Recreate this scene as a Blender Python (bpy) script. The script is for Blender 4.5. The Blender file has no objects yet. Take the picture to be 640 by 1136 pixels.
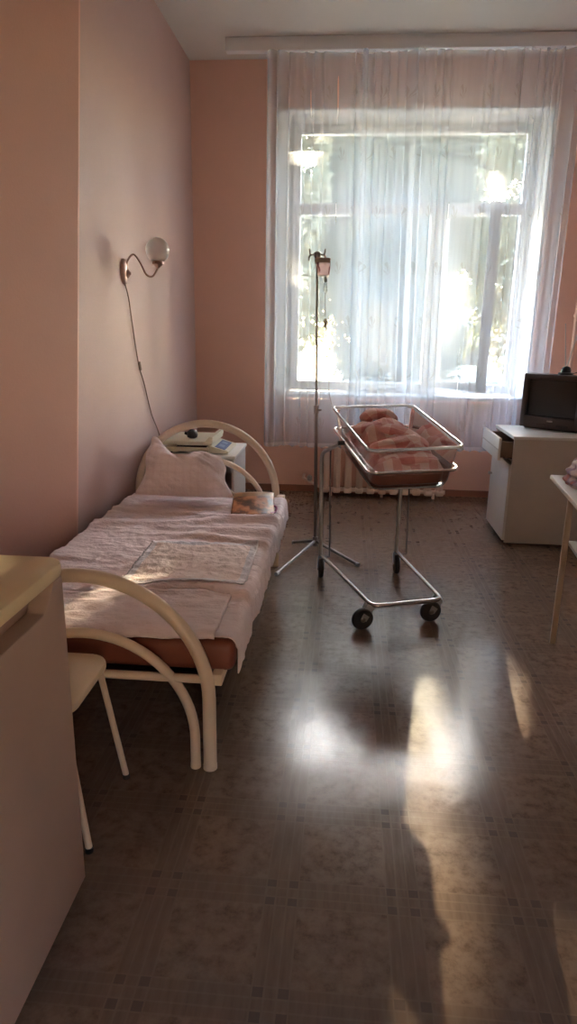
import bpy, bmesh, math, random
from math import sin, cos, pi, radians, sqrt, atan2, exp
from mathutils import Vector, Matrix, noise

random.seed(11)
SC = bpy.context.scene
COL = SC.collection
V = Vector

# ------------------------------------------------------------------ helpers
def empty(name, loc, label=None, cat=None, group=None, kind=None):
    o = bpy.data.objects.new(name, None)
    o.empty_display_size = 0.05
    COL.objects.link(o)
    o.location = loc
    tag(o, label, cat, group, kind)
    return o

def tag(o, label=None, cat=None, group=None, kind=None):
    if label: o['label'] = label
    if cat: o['category'] = cat
    if group: o['group'] = group
    if kind: o['kind'] = kind
    return o

def world_loc(o):
    p = V((0, 0, 0))
    while o is not None:
        p = p + o.location
        o = o.parent
    return p

class MB:
    """collects shapes in world coordinates, then links them as one mesh object"""
    def __init__(self):
        self.bm = bmesh.new()
    def _add(self, verts, faces):
        vs = [self.bm.verts.new(v) for v in verts]
        for f in faces:
            try: self.bm.faces.new([vs[i] for i in f])
            except ValueError: pass
        return vs
    def box(self, lo, hi, bev=0.0, seg=2, mtx=None):
        t = bmesh.new()
        bmesh.ops.create_cube(t, size=1.0)
        c = (V(lo) + V(hi)) / 2
        s = V(hi) - V(lo)
        for v in t.verts:
            v.co = V((v.co.x * s.x + c.x, v.co.y * s.y + c.y, v.co.z * s.z + c.z))
        if bev > 0:
            bmesh.ops.bevel(t, geom=list(t.edges), offset=bev, segments=seg, affect='EDGES', profile=0.5)
        if mtx is not None:
            for v in t.verts: v.co = mtx @ v.co
        t.verts.index_update()
        self._add([v.co.copy() for v in t.verts], [[v.index for v in f.verts] for f in t.faces])
        t.free()
        return self
    def hexa(self, p):
        """8 points: bottom ring then top ring"""
        self._add([V(q) for q in p], [(3, 2, 1, 0), (4, 5, 6, 7), (0, 1, 5, 4), (1, 2, 6, 5), (2, 3, 7, 6), (3, 0, 4, 7)])
        return self
    def tube(self, path, r, n=12, closed=False, caps=True):
        P = [V(p) for p in path]
        m = len(P)
        rad = r if isinstance(r, (list, tuple)) else [r] * m
        rings = []
        up = None
        for i in range(m):
            if closed:
                t = (P[(i + 1) % m] - P[i - 1])
            else:
                t = P[min(i + 1, m - 1)] - P[max(i - 1, 0)]
            if t.length < 1e-9: t = V((0, 0, 1))
            t.normalize()
            if up is None:
                a = V((0, 0, 1)) if abs(t.z) < 0.9 else V((1, 0, 0))
                up = t.cross(a).normalized()
            up = (up - t * up.dot(t))
            if up.length < 1e-6: up = t.orthogonal()
            up.normalize()
            b = t.cross(up)
            rings.append([P[i] + (up * cos(2 * pi * k / n) + b * sin(2 * pi * k / n)) * rad[i] for k in range(n)])
        verts = [v for ring in rings for v in ring]
        faces = []
        last = m if closed else m - 1
        for i in range(last):
            j = (i + 1) % m
            for k in range(n):
                k2 = (k + 1) % n
                faces.append((i * n + k, i * n + k2, j * n + k2, j * n + k))
        if caps and not closed:
            faces.append(tuple(range(n))[::-1])
            faces.append(tuple((m - 1) * n + k for k in range(n)))
        self._add(verts, faces)
        return self
    def lathe(self, prof, origin, axis=(0, 0, 1), n=24):
        ax = V(axis).normalized()
        e = ax.orthogonal().normalized()
        f = ax.cross(e)
        o = V(origin)
        verts, faces = [], []
        for (r, h) in prof:
            for k in range(n):
                a = 2 * pi * k / n
                verts.append(o + ax * h + (e * cos(a) + f * sin(a)) * max(r, 1e-4))
        for i in range(len(prof) - 1):
            for k in range(n):
                k2 = (k + 1) % n
                faces.append((i * n + k, i * n + k2, (i + 1) * n + k2, (i + 1) * n + k))
        faces.append(tuple(range(n))[::-1])
        faces.append(tuple((len(prof) - 1) * n + k for k in range(n)))
        self._add(verts, faces)
        return self
    def prism(self, poly, vec, bev=0.0):
        t = bmesh.new()
        vs = [t.verts.new(V(p)) for p in poly]
        f = t.faces.new(vs)
        r = bmesh.ops.extrude_face_region(t, geom=[f])
        bmesh.ops.translate(t, vec=V(vec), verts=[g for g in r['geom'] if isinstance(g, bmesh.types.BMVert)])
        bmesh.ops.recalc_face_normals(t, faces=list(t.faces))
        if bev: bmesh.ops.bevel(t, geom=list(t.edges), offset=bev, segments=2, affect='EDGES', profile=0.5)
        t.verts.index_update()
        self._add([v.co.copy() for v in t.verts], [[v.index for v in q.verts] for q in t.faces])
        t.free()
        return self
    def grid(self, fn, nu, nv, closed_u=False):
        verts = [V(fn(i / (nu if closed_u else nu - 1), j / (nv - 1))) for j in range(nv) for i in range(nu)]
        faces = []
        for j in range(nv - 1):
            for i in range(nu if closed_u else nu - 1):
                i2 = (i + 1) % nu
                faces.append((j * nu + i, j * nu + i2, (j + 1) * nu + i2, (j + 1) * nu + i))
        self._add(verts, faces)
        return self
    def build(self, name, mat, parent=None, smooth=True, solid=0.0, label=None, off=0.0, sub=0):
        bmesh.ops.recalc_face_normals(self.bm, faces=list(self.bm.faces))
        o0 = world_loc(parent) if parent is not None else V((0, 0, 0))
        if o0.length:
            for v in self.bm.verts: v.co -= o0
        me = bpy.data.meshes.new(name)
        self.bm.to_mesh(me)
        self.bm.free()
        if smooth:
            try: me.shade_smooth()
            except Exception:
                for p in me.polygons: p.use_smooth = True
            try: me.set_sharp_from_angle(angle=radians(42))
            except Exception: pass
        o = bpy.data.objects.new(name, me)
        COL.objects.link(o)
        me.materials.append(mat)
        if parent is not None: o.parent = parent
        if solid:
            m = o.modifiers.new('solid', 'SOLIDIFY'); m.thickness = solid; m.offset = off
        if sub:
            m = o.modifiers.new('sub', 'SUBSURF'); m.levels = sub; m.render_levels = sub
        if label: o['label'] = label
        return o

def arc(c, r, a0, a1, n, e1, e2):
    e1, e2, c = V(e1), V(e2), V(c)
    return [c + e1 * (r * cos(a0 + (a1 - a0) * i / n)) + e2 * (r * sin(a0 + (a1 - a0) * i / n)) for i in range(n + 1)]

def smooth_path(pts, n=8):
    P = [V(p) for p in pts]
    out = []
    for i in range(len(P) - 1):
        p0 = P[max(i - 1, 0)]; p1 = P[i]; p2 = P[i + 1]; p3 = P[min(i + 2, len(P) - 1)]
        for k in range(n):
            t = k / n
            out.append(0.5 * ((2 * p1) + (p2 - p0) * t + (2 * p0 - 5 * p1 + 4 * p2 - p3) * t * t + (3 * p1 - p0 - 3 * p2 + p3) * t ** 3))
    out.append(P[-1])
    return out

def round_poly(pts, r, n=6, closed=False):
    """polyline with rounded corners"""
    P = [V(p) for p in pts]
    out = []
    m = len(P)
    for i in range(m):
        if not closed and i in (0, m - 1):
            out.append(P[i]); continue
        a, b, c = P[i - 1], P[i], P[(i + 1) % m]
        d1 = (a - b); d2 = (c - b)
        rr = min(r, d1.length * 0.45, d2.length * 0.45)
        p, q = b + d1.normalized() * rr, b + d2.normalized() * rr
        for k in range(n + 1):
            t = k / n
            out.append(p * (1 - t) ** 2 + b * 2 * t * (1 - t) + q * t * t)
    return out

# ------------------------------------------------------------------ materials
class NT:
    def __init__(self, name):
        self.m = bpy.data.materials.new(name)
        self.m.use_nodes = True
        self.t = self.m.node_tree
        self.t.nodes.clear()
        self.out = self.t.nodes.new('ShaderNodeOutputMaterial')
    def n(self, typ, **kw):
        nd = self.t.nodes.new(typ)
        for k, v in kw.items():
            if k in nd.inputs: self.set(nd.inputs[k], v)
            else: setattr(nd, k, v)
        return nd
    def set(self, sock, v):
        if isinstance(v, bpy.types.NodeSocket): self.t.links.new(v, sock)
        else: sock.default_value = v
    def math(self, op, a, b=0.0, c=None):
        nd = self.t.nodes.new('ShaderNodeMath'); nd.operation = op
        self.set(nd.inputs[0], a); self.set(nd.inputs[1], b)
        if c is not None: self.set(nd.inputs[2], c)
        return nd.outputs[0]
    def mix(self, f, a, b):
        nd = self.t.nodes.new('ShaderNodeMix'); nd.data_type = 'RGBA'
        self.set(nd.inputs[0], f); self.set(nd.inputs[6], a); self.set(nd.inputs[7], b)
        return nd.outputs[2]
    def ramp(self, f, stops):
        nd = self.t.nodes.new('ShaderNodeValToRGB')
        el = nd.color_ramp.elements
        while len(el) < len(stops): el.new(0.5)
        for e, (p, c) in zip(el, stops):
            e.position = p; e.color = c if len(c) == 4 else (*c, 1)
        self.set(nd.inputs[0], f)
        return nd.outputs[0]
    def coords(self):
        return self.t.nodes.new('ShaderNodeTexCoord').outputs['Object']
    def noise(self, scale, detail=3.0, rough=0.5, vec=None):
        nd = self.t.nodes.new('ShaderNodeTexNoise')
        nd.inputs['Scale'].default_value = scale
        nd.inputs['Detail'].default_value = detail
        nd.inputs['Roughness'].default_value = rough
        self.set(nd.inputs['Vector'], vec if vec is not None else self.coords())
        return nd.outputs[0]
    def bump(self, h, strength=0.2, dist=0.01):
        nd = self.t.nodes.new('ShaderNodeBump')
        nd.inputs['Strength'].default_value = strength
        nd.inputs['Distance'].default_value = dist
        self.set(nd.inputs['Height'], h)
        return nd.outputs[0]
    def surf(self, s):
        self.t.links.new(s, self.out.inputs['Surface'])
        return self.m

def rgba(c, k=1.0): return (c[0] * k, c[1] * k, c[2] * k, 1)

def plain(name, col, rough=0.5, metal=0.0, var=0.08, scale=6.0, bump=0.0, bscale=60.0, spec=0.5, coat=0.0, sheen=0.0):
    g = NT(name)
    f = g.noise(scale, 4.0, 0.55)
    c = g.ramp(f, [(0.25, rgba(col, 1 - var)), (0.75, rgba(col, 1 + var))])
    b = g.n('ShaderNodeBsdfPrincipled', **{'Base Color': c, 'Roughness': rough, 'Metallic': metal})
    b.inputs['Specular IOR Level'].default_value = spec
    b.inputs['Coat Weight'].default_value = coat
    b.inputs['Sheen Weight'].default_value = sheen
    if bump:
        g.set(b.inputs['Normal'], g.bump(g.noise(bscale, 4.0, 0.6), bump, 0.01))
    return g.surf(b.outputs[0])

SALMON = (0.75, 0.455, 0.355)
M = {}
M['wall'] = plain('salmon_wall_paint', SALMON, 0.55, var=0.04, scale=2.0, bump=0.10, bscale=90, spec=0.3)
M['wall_side'] = plain('window_lit_wall_paint', (0.56, 0.385, 0.345), 0.5, var=0.04, scale=2.0, bump=0.10, bscale=90, spec=0.3)  # salmon paint greyed in colour for the cool window light
M['ceiling'] = plain('white_ceiling_paint', (0.72, 0.68, 0.62), 0.8, var=0.03, scale=2)
M['reveal'] = plain('white_reveal_paint', (0.80, 0.80, 0.78), 0.5, var=0.03)
M['baseboard'] = plain('brown_baseboard_paint', (0.27, 0.105, 0.06), 0.45, var=0.1)
M['pvc'] = plain('white_window_plastic', (0.84, 0.85, 0.86), 0.3, var=0.02)
M['cream_tube'] = plain('cream_enamel_tube', (0.74, 0.60, 0.46), 0.30, var=0.06, scale=9, coat=0.15)
M['white_enamel'] = plain('white_enamel', (0.66, 0.60, 0.53), 0.4, var=0.06)
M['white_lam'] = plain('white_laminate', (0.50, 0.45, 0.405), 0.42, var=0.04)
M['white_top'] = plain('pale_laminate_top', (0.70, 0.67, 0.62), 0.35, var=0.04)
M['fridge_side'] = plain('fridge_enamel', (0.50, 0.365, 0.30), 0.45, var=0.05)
M['fridge_top'] = plain('gold_lit_fridge_plastic', (0.84, 0.71, 0.44), 0.30, var=0.06)  # golden light on the fridge top worked into its colour
M['stool'] = plain('stool_plastic', (0.76, 0.62, 0.44), 0.34, var=0.06)
M['chrome'] = plain('chrome', (0.68, 0.66, 0.64), 0.16, metal=1.0, var=0.05)
M['dull_chrome'] = plain('dull_chrome', (0.46, 0.43, 0.41), 0.30, metal=1.0, var=0.08)
M['steel'] = plain('dark_steel', (0.20, 0.17, 0.16), 0.38, metal=0.85, var=0.12)
M['rubber'] = plain('black_rubber', (0.018, 0.016, 0.016), 0.6, var=0.1)
M['fork'] = plain('grey_caster_plastic', (0.28, 0.27, 0.27), 0.4, var=0.05)
M['fork_blue'] = plain('blue_grey_caster_brake', (0.30, 0.38, 0.45), 0.4, var=0.05)
M['mattress'] = plain('dark_red_oilcloth', (0.20, 0.062, 0.040), 0.38, var=0.10, scale=5, bump=0.15, bscale=30)
M['book_edge'] = plain('paper_edges', (0.55, 0.45, 0.36), 0.7)
M['magenta'] = plain('magenta_cord', (0.34, 0.02, 0.10), 0.5)
M['scale_cream'] = plain('cream_scale_plastic', (0.68, 0.62, 0.47), 0.4, var=0.03)
M['display_blue'] = plain('blue_display_panel', (0.045, 0.085, 0.25), 0.6, var=0.04)
M['display_pale'] = plain('pale_display_window', (0.16, 0.24, 0.42), 0.6, var=0.05)
M['black_plastic'] = plain('black_plastic', (0.014, 0.012, 0.012), 0.45, var=0.1)
M['tv_case'] = plain('dark_grey_tv_plastic', (0.075, 0.055, 0.053), 0.45, var=0.05)
M['tv_bezel'] = plain('tv_bezel_plastic', (0.06, 0.043, 0.042), 0.4, var=0.05)
M['tv_logo'] = plain('silver_badge', (0.45, 0.42, 0.4), 0.35, metal=0.6)
M['screen'] = plain('tv_screen_glass', (0.030, 0.026, 0.024), 0.12, var=0.02)
M['radiator'] = plain('radiator_paint', (0.76, 0.58, 0.48), 0.45, var=0.05)
M['pipe'] = plain('pink_pipe_paint', (0.66, 0.44, 0.35), 0.42, var=0.04)
M['copper'] = plain('brass_lamp_metal', (0.50, 0.32, 0.26), 0.28, metal=0.9, var=0.08)
M['plate'] = plain('lamp_backplate_enamel', (0.52, 0.36, 0.31), 0.3, metal=0.55, var=0.06)
M['cord'] = plain('brown_cord', (0.27, 0.17, 0.13), 0.55, var=0.05)
M['drawer_in'] = plain('raw_board_inside', (0.22, 0.15, 0.11), 0.6)
M['dark_gap'] = plain('dark_recess', (0.03, 0.024, 0.02), 0.7)
M['bark'] = plain('bark', (0.12, 0.09, 0.065), 0.9, var=0.3, scale=8, bump=0.6, bscale=25)
M['ground'] = plain('yard_earth', (0.25, 0.22, 0.15), 0.9, var=0.3, scale=1.5)
M['stucco'] = plain('pale_stucco', (0.62, 0.58, 0.52), 0.8)
M['bounce_facade'] = plain('grey_bounce_facade', (0.085, 0.070, 0.060), 0.85, var=0.12, scale=1.5)  # colour of the added facade that bounces sunlight back
M['table_leg'] = plain('tan_table_frame', (0.44, 0.33, 0.24), 0.4, var=0.05)
M['recess'] = plain('shaded_recess_plastic', (0.30, 0.22, 0.12), 0.4, var=0.05)  # shade inside the handle recess put into a browner plastic colour
M['slate'] = plain('grey_roofing', (0.18, 0.19, 0.20), 0.7)
M['dark_win'] = plain('dark_window_glass', (0.05, 0.06, 0.07), 0.15)
M['tan'] = plain('tan_clamp_plastic', (0.42, 0.32, 0.25), 0.5)
M['grey_plastic'] = plain('grey_clamp_plastic', (0.25, 0.25, 0.23), 0.5)
M['red_line'] = plain('dark_red_tube', (0.22, 0.06, 0.06), 0.4)

def thin_clear(name, tint, dif, gl, dcol=(0.8, 0.8, 0.8), rough=0.05, transl=0.5):
    """thin clear sheet: lets light straight through, reflects by Fresnel, with a little milkiness"""
    g = NT(name)
    tr = g.n('ShaderNodeBsdfTransparent', Color=rgba(tint))
    gs = g.n('ShaderNodeBsdfGlossy', Roughness=rough); gs.inputs['Color'].default_value = (1, 1, 1, 1)
    df = g.n('ShaderNodeBsdfDiffuse', Color=rgba(dcol))
    tl = g.n('ShaderNodeBsdfTranslucent', Color=rgba(dcol))
    milk = g.n('ShaderNodeMixShader'); milk.inputs[0].default_value = transl
    g.t.links.new(df.outputs[0], milk.inputs[1]); g.t.links.new(tl.outputs[0], milk.inputs[2])
    nz = g.noise(3.0, 3.0)
    fac = g.math('MULTIPLY', nz, dif * 2)
    a = g.n('ShaderNodeMixShader'); g.set(a.inputs[0], fac)
    g.t.links.new(tr.outputs[0], a.inputs[1]); g.t.links.new(milk.outputs[0], a.inputs[2])
    fr = g.n('ShaderNodeFresnel', IOR=1.45)
    ff = g.math('MINIMUM', g.math('MULTIPLY', fr.outputs[0], gl), 1.0)
    b = g.n('ShaderNodeMixShader'); g.set(b.inputs[0], ff)
    g.t.links.new(a.outputs[0], b.inputs[1]); g.t.links.new(gs.outputs[0], b.inputs[2])
    return g.surf(b.outputs[0])

M['glass'] = thin_clear('window_glass', (0.96, 0.975, 0.97), 0.015, 0.9)
M['acrylic'] = thin_clear('clear_acrylic', (0.95, 0.945, 0.94), 0.035, 1.0)
M['acrylic_rim'] = thin_clear('acrylic_rim', (0.95, 0.95, 0.95), 0.42, 3.0, (0.9, 0.9, 0.9), 0.12, 0.75)  # milky white stands in for window light caught on the rim
M['bag'] = thin_clear('pink_soft_bag', (0.95, 0.80, 0.78), 0.30, 1.0, (0.85, 0.62, 0.60), 0.15)
M['drip_tube'] = thin_clear('clear_drip_tube', (0.82, 0.86, 0.86), 0.14, 1.2, (0.7, 0.75, 0.75), 0.1)
M['globe'] = thin_clear('frosted_globe', (0.80, 0.77, 0.75), 0.30, 0.8, (0.85, 0.80, 0.77), 0.3, 0.6)

def curtain_mat():
    g = NT('sheer_tulle')
    uv = g.t.nodes.new('ShaderNodeUVMap').outputs[0]
    sep = g.n('ShaderNodeSeparateXYZ'); g.set(sep.inputs[0], uv)
    U, W = sep.outputs[0], sep.outputs[1]      # metres along the cloth
    # embroidered sprigs on a half-drop lattice
    cu, cv = 0.30, 0.42
    row = g.math('FLOOR', g.math('DIVIDE', W, cv))
    half = g.math('MULTIPLY', g.math('MODULO', row, 2.0), 0.5)
    fu = g.math('SUBTRACT', g.math('FRACT', g.math('ADD', g.math('DIVIDE', U, cu), half)), 0.5)
    fv = g.math('SUBTRACT', g.math('FRACT', g.math('DIVIDE', W, cv)), 0.5)
    x = g.math('MULTIPLY', fu, cu); y = g.math('MULTIPLY', fv, cv)
    r = g.math('SQRT', g.math('ADD', g.math('MULTIPLY', x, x), g.math('MULTIPLY', g.math('MULTIPLY', y, y), 0.5)))
    ang = g.math('ARCTAN2', x, g.math('ADD', y, 0.045))
    leaf = g.math('ABSOLUTE', g.math('SINE', g.math('ADD', g.math('MULTIPLY', ang, 4.5), g.math('MULTIPLY', r, 30.0))))
    inside = g.math('LESS_THAN', r, 0.036)
    ring = g.math('MULTIPLY', inside, g.math('LESS_THAN', leaf, 0.62))
    # weave: fine vertical thread density variation
    st = g.n('ShaderNodeCombineXYZ'); g.set(st.inputs[0], g.math('MULTIPLY', U, 9.0)); g.set(st.inputs[1], g.math('MULTIPLY', W, 0.5))
    thr = g.noise(1.0, 3.0, 0.6, st.outputs[0])
    dens = g.math('MULTIPLY_ADD', thr, 0.12, CURT_D)
    hem = g.math('MULTIPLY', g.math('LESS_THAN', W, 0.035), 0.15)
    dens = g.math('ADD', dens, hem)
    dens = g.math('MINIMUM', g.math('ADD', dens, g.math('MULTIPLY', ring, 0.16)), 1.0)
    col = g.mix(ring, (0.72, 0.77, 0.84, 1), (0.42, 0.44, 0.46, 1))
    df = g.n('ShaderNodeBsdfDiffuse', Color=col); tl = g.n('ShaderNodeBsdfTranslucent', Color=col)
    m1 = g.n('ShaderNodeMixShader'); m1.inputs[0].default_value = 0.62
    g.t.links.new(df.outputs[0], m1.inputs[1]); g.t.links.new(tl.outputs[0], m1.inputs[2])
    tr = g.n('ShaderNodeBsdfTransparent')
    m2 = g.n('ShaderNodeMixShader'); g.set(m2.inputs[0], dens)
    g.t.links.new(tr.outputs[0], m2.inputs[1]); g.t.links.new(m1.outputs[0], m2.inputs[2])
    return g.surf(m2.outputs[0])
CURT_D = 0.26
M['curtain'] = curtain_mat()

def floor_mat():
    g = NT('patterned_linoleum')
    co = g.coords()
    sep = g.n('ShaderNodeSeparateXYZ'); g.set(sep.inputs[0], co)
    mx, my = 0.3295, 0.3225
    X = g.math('DIVIDE', g.math('ADD', sep.outputs[0], 0.123 + 10 * mx), mx)
    Y = g.math('DIVIDE', g.math('ADD', sep.outputs[1], -1.8345 + 20 * my), my)
    def dist(T, m):     # signed distance to the nearest lattice line, metres
        f = g.math('SUBTRACT', g.math('FRACT', g.math('ADD', T, 0.5)), 0.5)
        return g.math('MULTIPLY', f, m)
    dx, dy = dist(X, mx), dist(Y, my)
    ax, ay = g.math('ABSOLUTE', dx), g.math('ABSOLUTE', dy)
    bx, by = g.math('LESS_THAN', ax, 0.046), g.math('LESS_THAN', ay, 0.046)
    band = g.math('MAXIMUM', bx, by)
    # three thin pale lines running along each band
    def lines(d, keep):
        a = g.math('ABSOLUTE', d)
        l1 = g.math('LESS_THAN', g.math('ABSOLUTE', g.math('SUBTRACT', a, 0.044)), 0.0026)
        l2 = g.math('LESS_THAN', g.math('ABSOLUTE', g.math('SUBTRACT', a, 0.015)), 0.0024)
        return g.math('MAXIMUM', l1, l2)
    lx, ly = lines(dx, None), lines(dy, None)
    line = g.math('MAXIMUM', lx, ly)
    # dark squares at the four corners of every crossing
    sq = g.math('MULTIPLY', g.math('LESS_THAN', g.math('ABSOLUTE', g.math('SUBTRACT', ax, 0.0305)), 0.0125),
                g.math('LESS_THAN', g.math('ABSOLUTE', g.math('SUBTRACT', ay, 0.0305)), 0.0125))
    n1 = g.noise(22.0, 6.0, 0.68)
    n2 = g.noise(5.0, 3.0, 0.5)
    wood = g.n('ShaderNodeVectorMath', operation='MULTIPLY'); g.set(wood.inputs[0], co); wood.inputs[1].default_value = (60, 9, 1)
    n3 = g.noise(1.0, 3.0, 0.6, wood.outputs[0])
    marble = g.ramp(n1, [(0.30, (0.085, 0.053, 0.037)), (0.46, (0.172, 0.117, 0.083)), (0.60, (0.225, 0.157, 0.113)), (0.78, (0.155, 0.108, 0.078))])
    plank = g.ramp(n3, [(0.3, (0.140, 0.094, 0.067)), (0.7, (0.195, 0.136, 0.098))])
    c = g.mix(band, marble, plank)
    c = g.mix(g.math('MULTIPLY', line, 0.28), c, (0.26, 0.195, 0.14, 1))
    c = g.mix(g.math('MULTIPLY', sq, 0.7), c, (0.085, 0.062, 0.055, 1))
    c = g.mix(g.math('MULTIPLY', n2, 0.22), c, (0.16, 0.11, 0.085, 1))
    h = g.math('ADD', g.math('MULTIPLY', line, 0.5), g.math('MULTIPLY', n1, 0.22))
    h = g.math('ADD', h, g.math('MULTIPLY', g.noise(2.2, 2.0, 0.5), 1.6))
    h = g.math('ADD', h, g.math('MULTIPLY', g.noise(9.0, 2.0, 0.5), 0.35))
    bp = g.bump(h, 0.28, 0.006)
    rgh = g.math('MULTIPLY_ADD', n1, 0.12, 0.065)
    rgh = g.math('ADD', rgh, g.math('MULTIPLY', n2, 0.10))
    b = g.n('ShaderNodeBsdfPrincipled', **{'Base Color': c, 'Roughness': rgh})
    b.inputs['Specular IOR Level'].default_value = 0.55
    g.set(b.inputs['Normal'], bp)
    return g.surf(b.outputs[0])
M['floor'] = floor_mat()

def cloth_mat(name, c1, c2, scale=90.0, rough=0.8, big=3.0, wr=0.25):
    g = NT(name)
    f = g.noise(big, 4.0, 0.55)
    c = g.ramp(f, [(0.3, rgba(c1)), (0.7, rgba(c2))])
    b = g.n('ShaderNodeBsdfPrincipled', **{'Base Color': c, 'Roughness': rough})
    b.inputs['Sheen Weight'].default_value = 0.15
    b.inputs['Specular IOR Level'].default_value = 0.3
    st = g.n('ShaderNodeVectorMath', operation='MULTIPLY'); g.set(st.inputs[0], g.coords()); st.inputs[1].default_value = (5, 16, 10)
    h = g.math('ADD', g.math('MULTIPLY', g.noise(1.0, 4.0, 0.6, st.outputs[0]), 1.0), g.math('MULTIPLY', g.noise(scale, 2.0), 0.06))
    h = g.math('ADD', h, g.math('MULTIPLY', g.noise(26.0, 4.0, 0.65), 0.5))
    g.set(b.inputs['Normal'], g.bump(h, wr, 0.02))
    return g.surf(b.outputs[0])
M['sheet'] = cloth_mat('pink_sheet', (0.76, 0.63, 0.64), (0.82, 0.70, 0.715), wr=0.6)

def check_case():
    g = NT('pale_checked_pillow_case')
    co = g.coords()
    sep = g.n('ShaderNodeSeparateXYZ'); g.set(sep.inputs[0], co)
    def stripe(s, p, w):
        return g.math('LESS_THAN', g.math('FRACT', g.math('DIVIDE', s, p)), w)
    s = g.math('ADD', stripe(sep.outputs[0], 0.045, 0.30), stripe(sep.outputs[2], 0.045, 0.30))
    c = g.mix(g.math('MULTIPLY', s, 0.09), (0.85, 0.73, 0.735, 1), (0.62, 0.43, 0.43, 1))
    b = g.n('ShaderNodeBsdfPrincipled', **{'Base Color': c, 'Roughness': 0.85})
    b.inputs['Sheen Weight'].default_value = 0.15
    g.set(b.inputs['Normal'], g.bump(g.noise(14.0, 5.0, 0.62), 0.55, 0.03))
    return g.surf(b.outputs[0])
M['pillow'] = check_case()

def pad_mat():
    g = NT('absorbent_pad')
    uv = g.t.nodes.new('ShaderNodeUVMap').outputs[0]
    sep = g.n('ShaderNodeSeparateXYZ'); g.set(sep.inputs[0], uv)
    def edge(s): return g.math('MINIMUM', s, g.math('SUBTRACT', 1.0, s))
    e = g.math('MINIMUM', edge(sep.outputs[0]), edge(sep.outputs[1]))
    border = g.math('LESS_THAN', e, 0.065)
    quilt = g.n('ShaderNodeTexVoronoi', Scale=16.0); g.set(quilt.inputs['Vector'], uv)
    c = g.mix(border, (0.74, 0.60, 0.56, 1), (0.62, 0.58, 0.61, 1))
    b = g.n('ShaderNodeBsdfPrincipled', **{'Base Color': c, 'Roughness': 0.6})
    h = g.math('ADD', g.math('MULTIPLY', quilt.outputs[0], 0.3), g.noise(7.0, 5.0, 0.65, uv))
    g.set(b.inputs['Normal'], g.bump(h, 0.6, 0.02))
    return g.surf(b.outputs[0])
M['pad'] = pad_mat()

def plaid_mat():
    g = NT('red_plaid_blanket')
    uv = g.t.nodes.new('ShaderNodeUVMap').outputs[0]
    sep = g.n('ShaderNodeSeparateXYZ'); g.set(sep.inputs[0], uv)
    def bar(s, p, w): return g.math('LESS_THAN', g.math('FRACT', g.math('DIVIDE', s, p)), w)
    a = bar(sep.outputs[0], 0.42, 0.5); b_ = bar(sep.outputs[1], 0.42, 0.5)
    s = g.math('MULTIPLY', g.math('ADD', a, b_), 0.5)
    c = g.ramp(s, [(0.0, (0.72, 0.47, 0.41)), (0.5, (0.62, 0.27, 0.235)), (1.0, (0.50, 0.135, 0.125))])
    c = g.mix(g.math('MULTIPLY', g.noise(12.0, 4.0, 0.6), 0.35), c, (0.42, 0.22, 0.17, 1))
    b = g.n('ShaderNodeBsdfPrincipled', **{'Base Color': c, 'Roughness': 0.9})
    b.inputs['Sheen Weight'].default_value = 0.3
    g.set(b.inputs['Normal'], g.bump(g.noise(16.0, 5.0, 0.65), 0.8, 0.02))
    return g.surf(b.outputs[0])
M['plaid'] = plaid_mat()

def floral_mat(name, base, spots):
    g = NT(name)
    v = g.noise(13.0, 2.0, 0.5)
    c = g.ramp(v, [(0.40, rgba(base)), (0.52, rgba(base)), (0.58, rgba(spots[0])), (0.66, rgba(spots[1]))])
    b = g.n('ShaderNodeBsdfPrincipled', **{'Base Color': c, 'Roughness': 0.9})
    g.set(b.inputs['Normal'], g.bump(g.noise(25.0, 4.0, 0.6), 0.3, 0.01))
    return g.surf(b.outputs[0])
M['lilac'] = floral_mat('lilac_floral_cloth', (0.56, 0.44, 0.45), [(0.26, 0.20, 0.30), (0.40, 0.13, 0.12)])

def magazine_mat():
    g = NT('glossy_magazine_cover')
    uv = g.t.nodes.new('ShaderNodeUVMap').outputs[0]
    w = g.n('ShaderNodeTexNoise', Scale=3.0, Detail=3.0); g.set(w.inputs['Vector'], uv)
    c = g.ramp(w.outputs[0], [(0.33, (0.045, 0.026, 0.02)), (0.44, (0.15, 0.06, 0.03)), (0.52, (0.50, 0.20, 0.085)), (0.62, (0.62, 0.30, 0.15)), (0.74, (0.20, 0.16, 0.10))])
    sep = g.n('ShaderNodeSeparateXYZ'); g.set(sep.inputs[0], uv)
    top = g.math('GREATER_THAN', sep.outputs[1], 0.80)
    c = g.mix(g.math('MULTIPLY', top, 0.7), c, (0.36, 0.24, 0.13, 1))
    b = g.n('ShaderNodeBsdfPrincipled', **{'Base Color': c, 'Roughness': 0.28})
    return g.surf(b.outputs[0])
M['magazine'] = magazine_mat()

def leaf_mat(name, c1, c2):
    g = NT(name)
    nz = g.noise(0.9, 3.0, 0.6)
    c = g.ramp(nz, [(0.35, rgba(c1)), (0.65, rgba(c2))])
    df = g.n('ShaderNodeBsdfDiffuse', Color=c); tl = g.n('ShaderNodeBsdfTranslucent', Color=c)
    m = g.n('ShaderNodeMixShader'); m.inputs[0].default_value = 0.5
    g.t.links.new(df.outputs[0], m.inputs[1]); g.t.links.new(tl.outputs[0], m.inputs[2])
    return g.surf(m.outputs[0])
M['leaf_a'] = leaf_mat('dusty_green_leaves', (0.11, 0.13, 0.095), (0.18, 0.19, 0.135))
M['leaf_b'] = leaf_mat('yellowing_leaves', (0.24, 0.23, 0.15), (0.35, 0.32, 0.21))
M['leaf_c'] = leaf_mat('grey_green_leaves', (0.09, 0.11, 0.105), (0.14, 0.165, 0.16))

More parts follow.
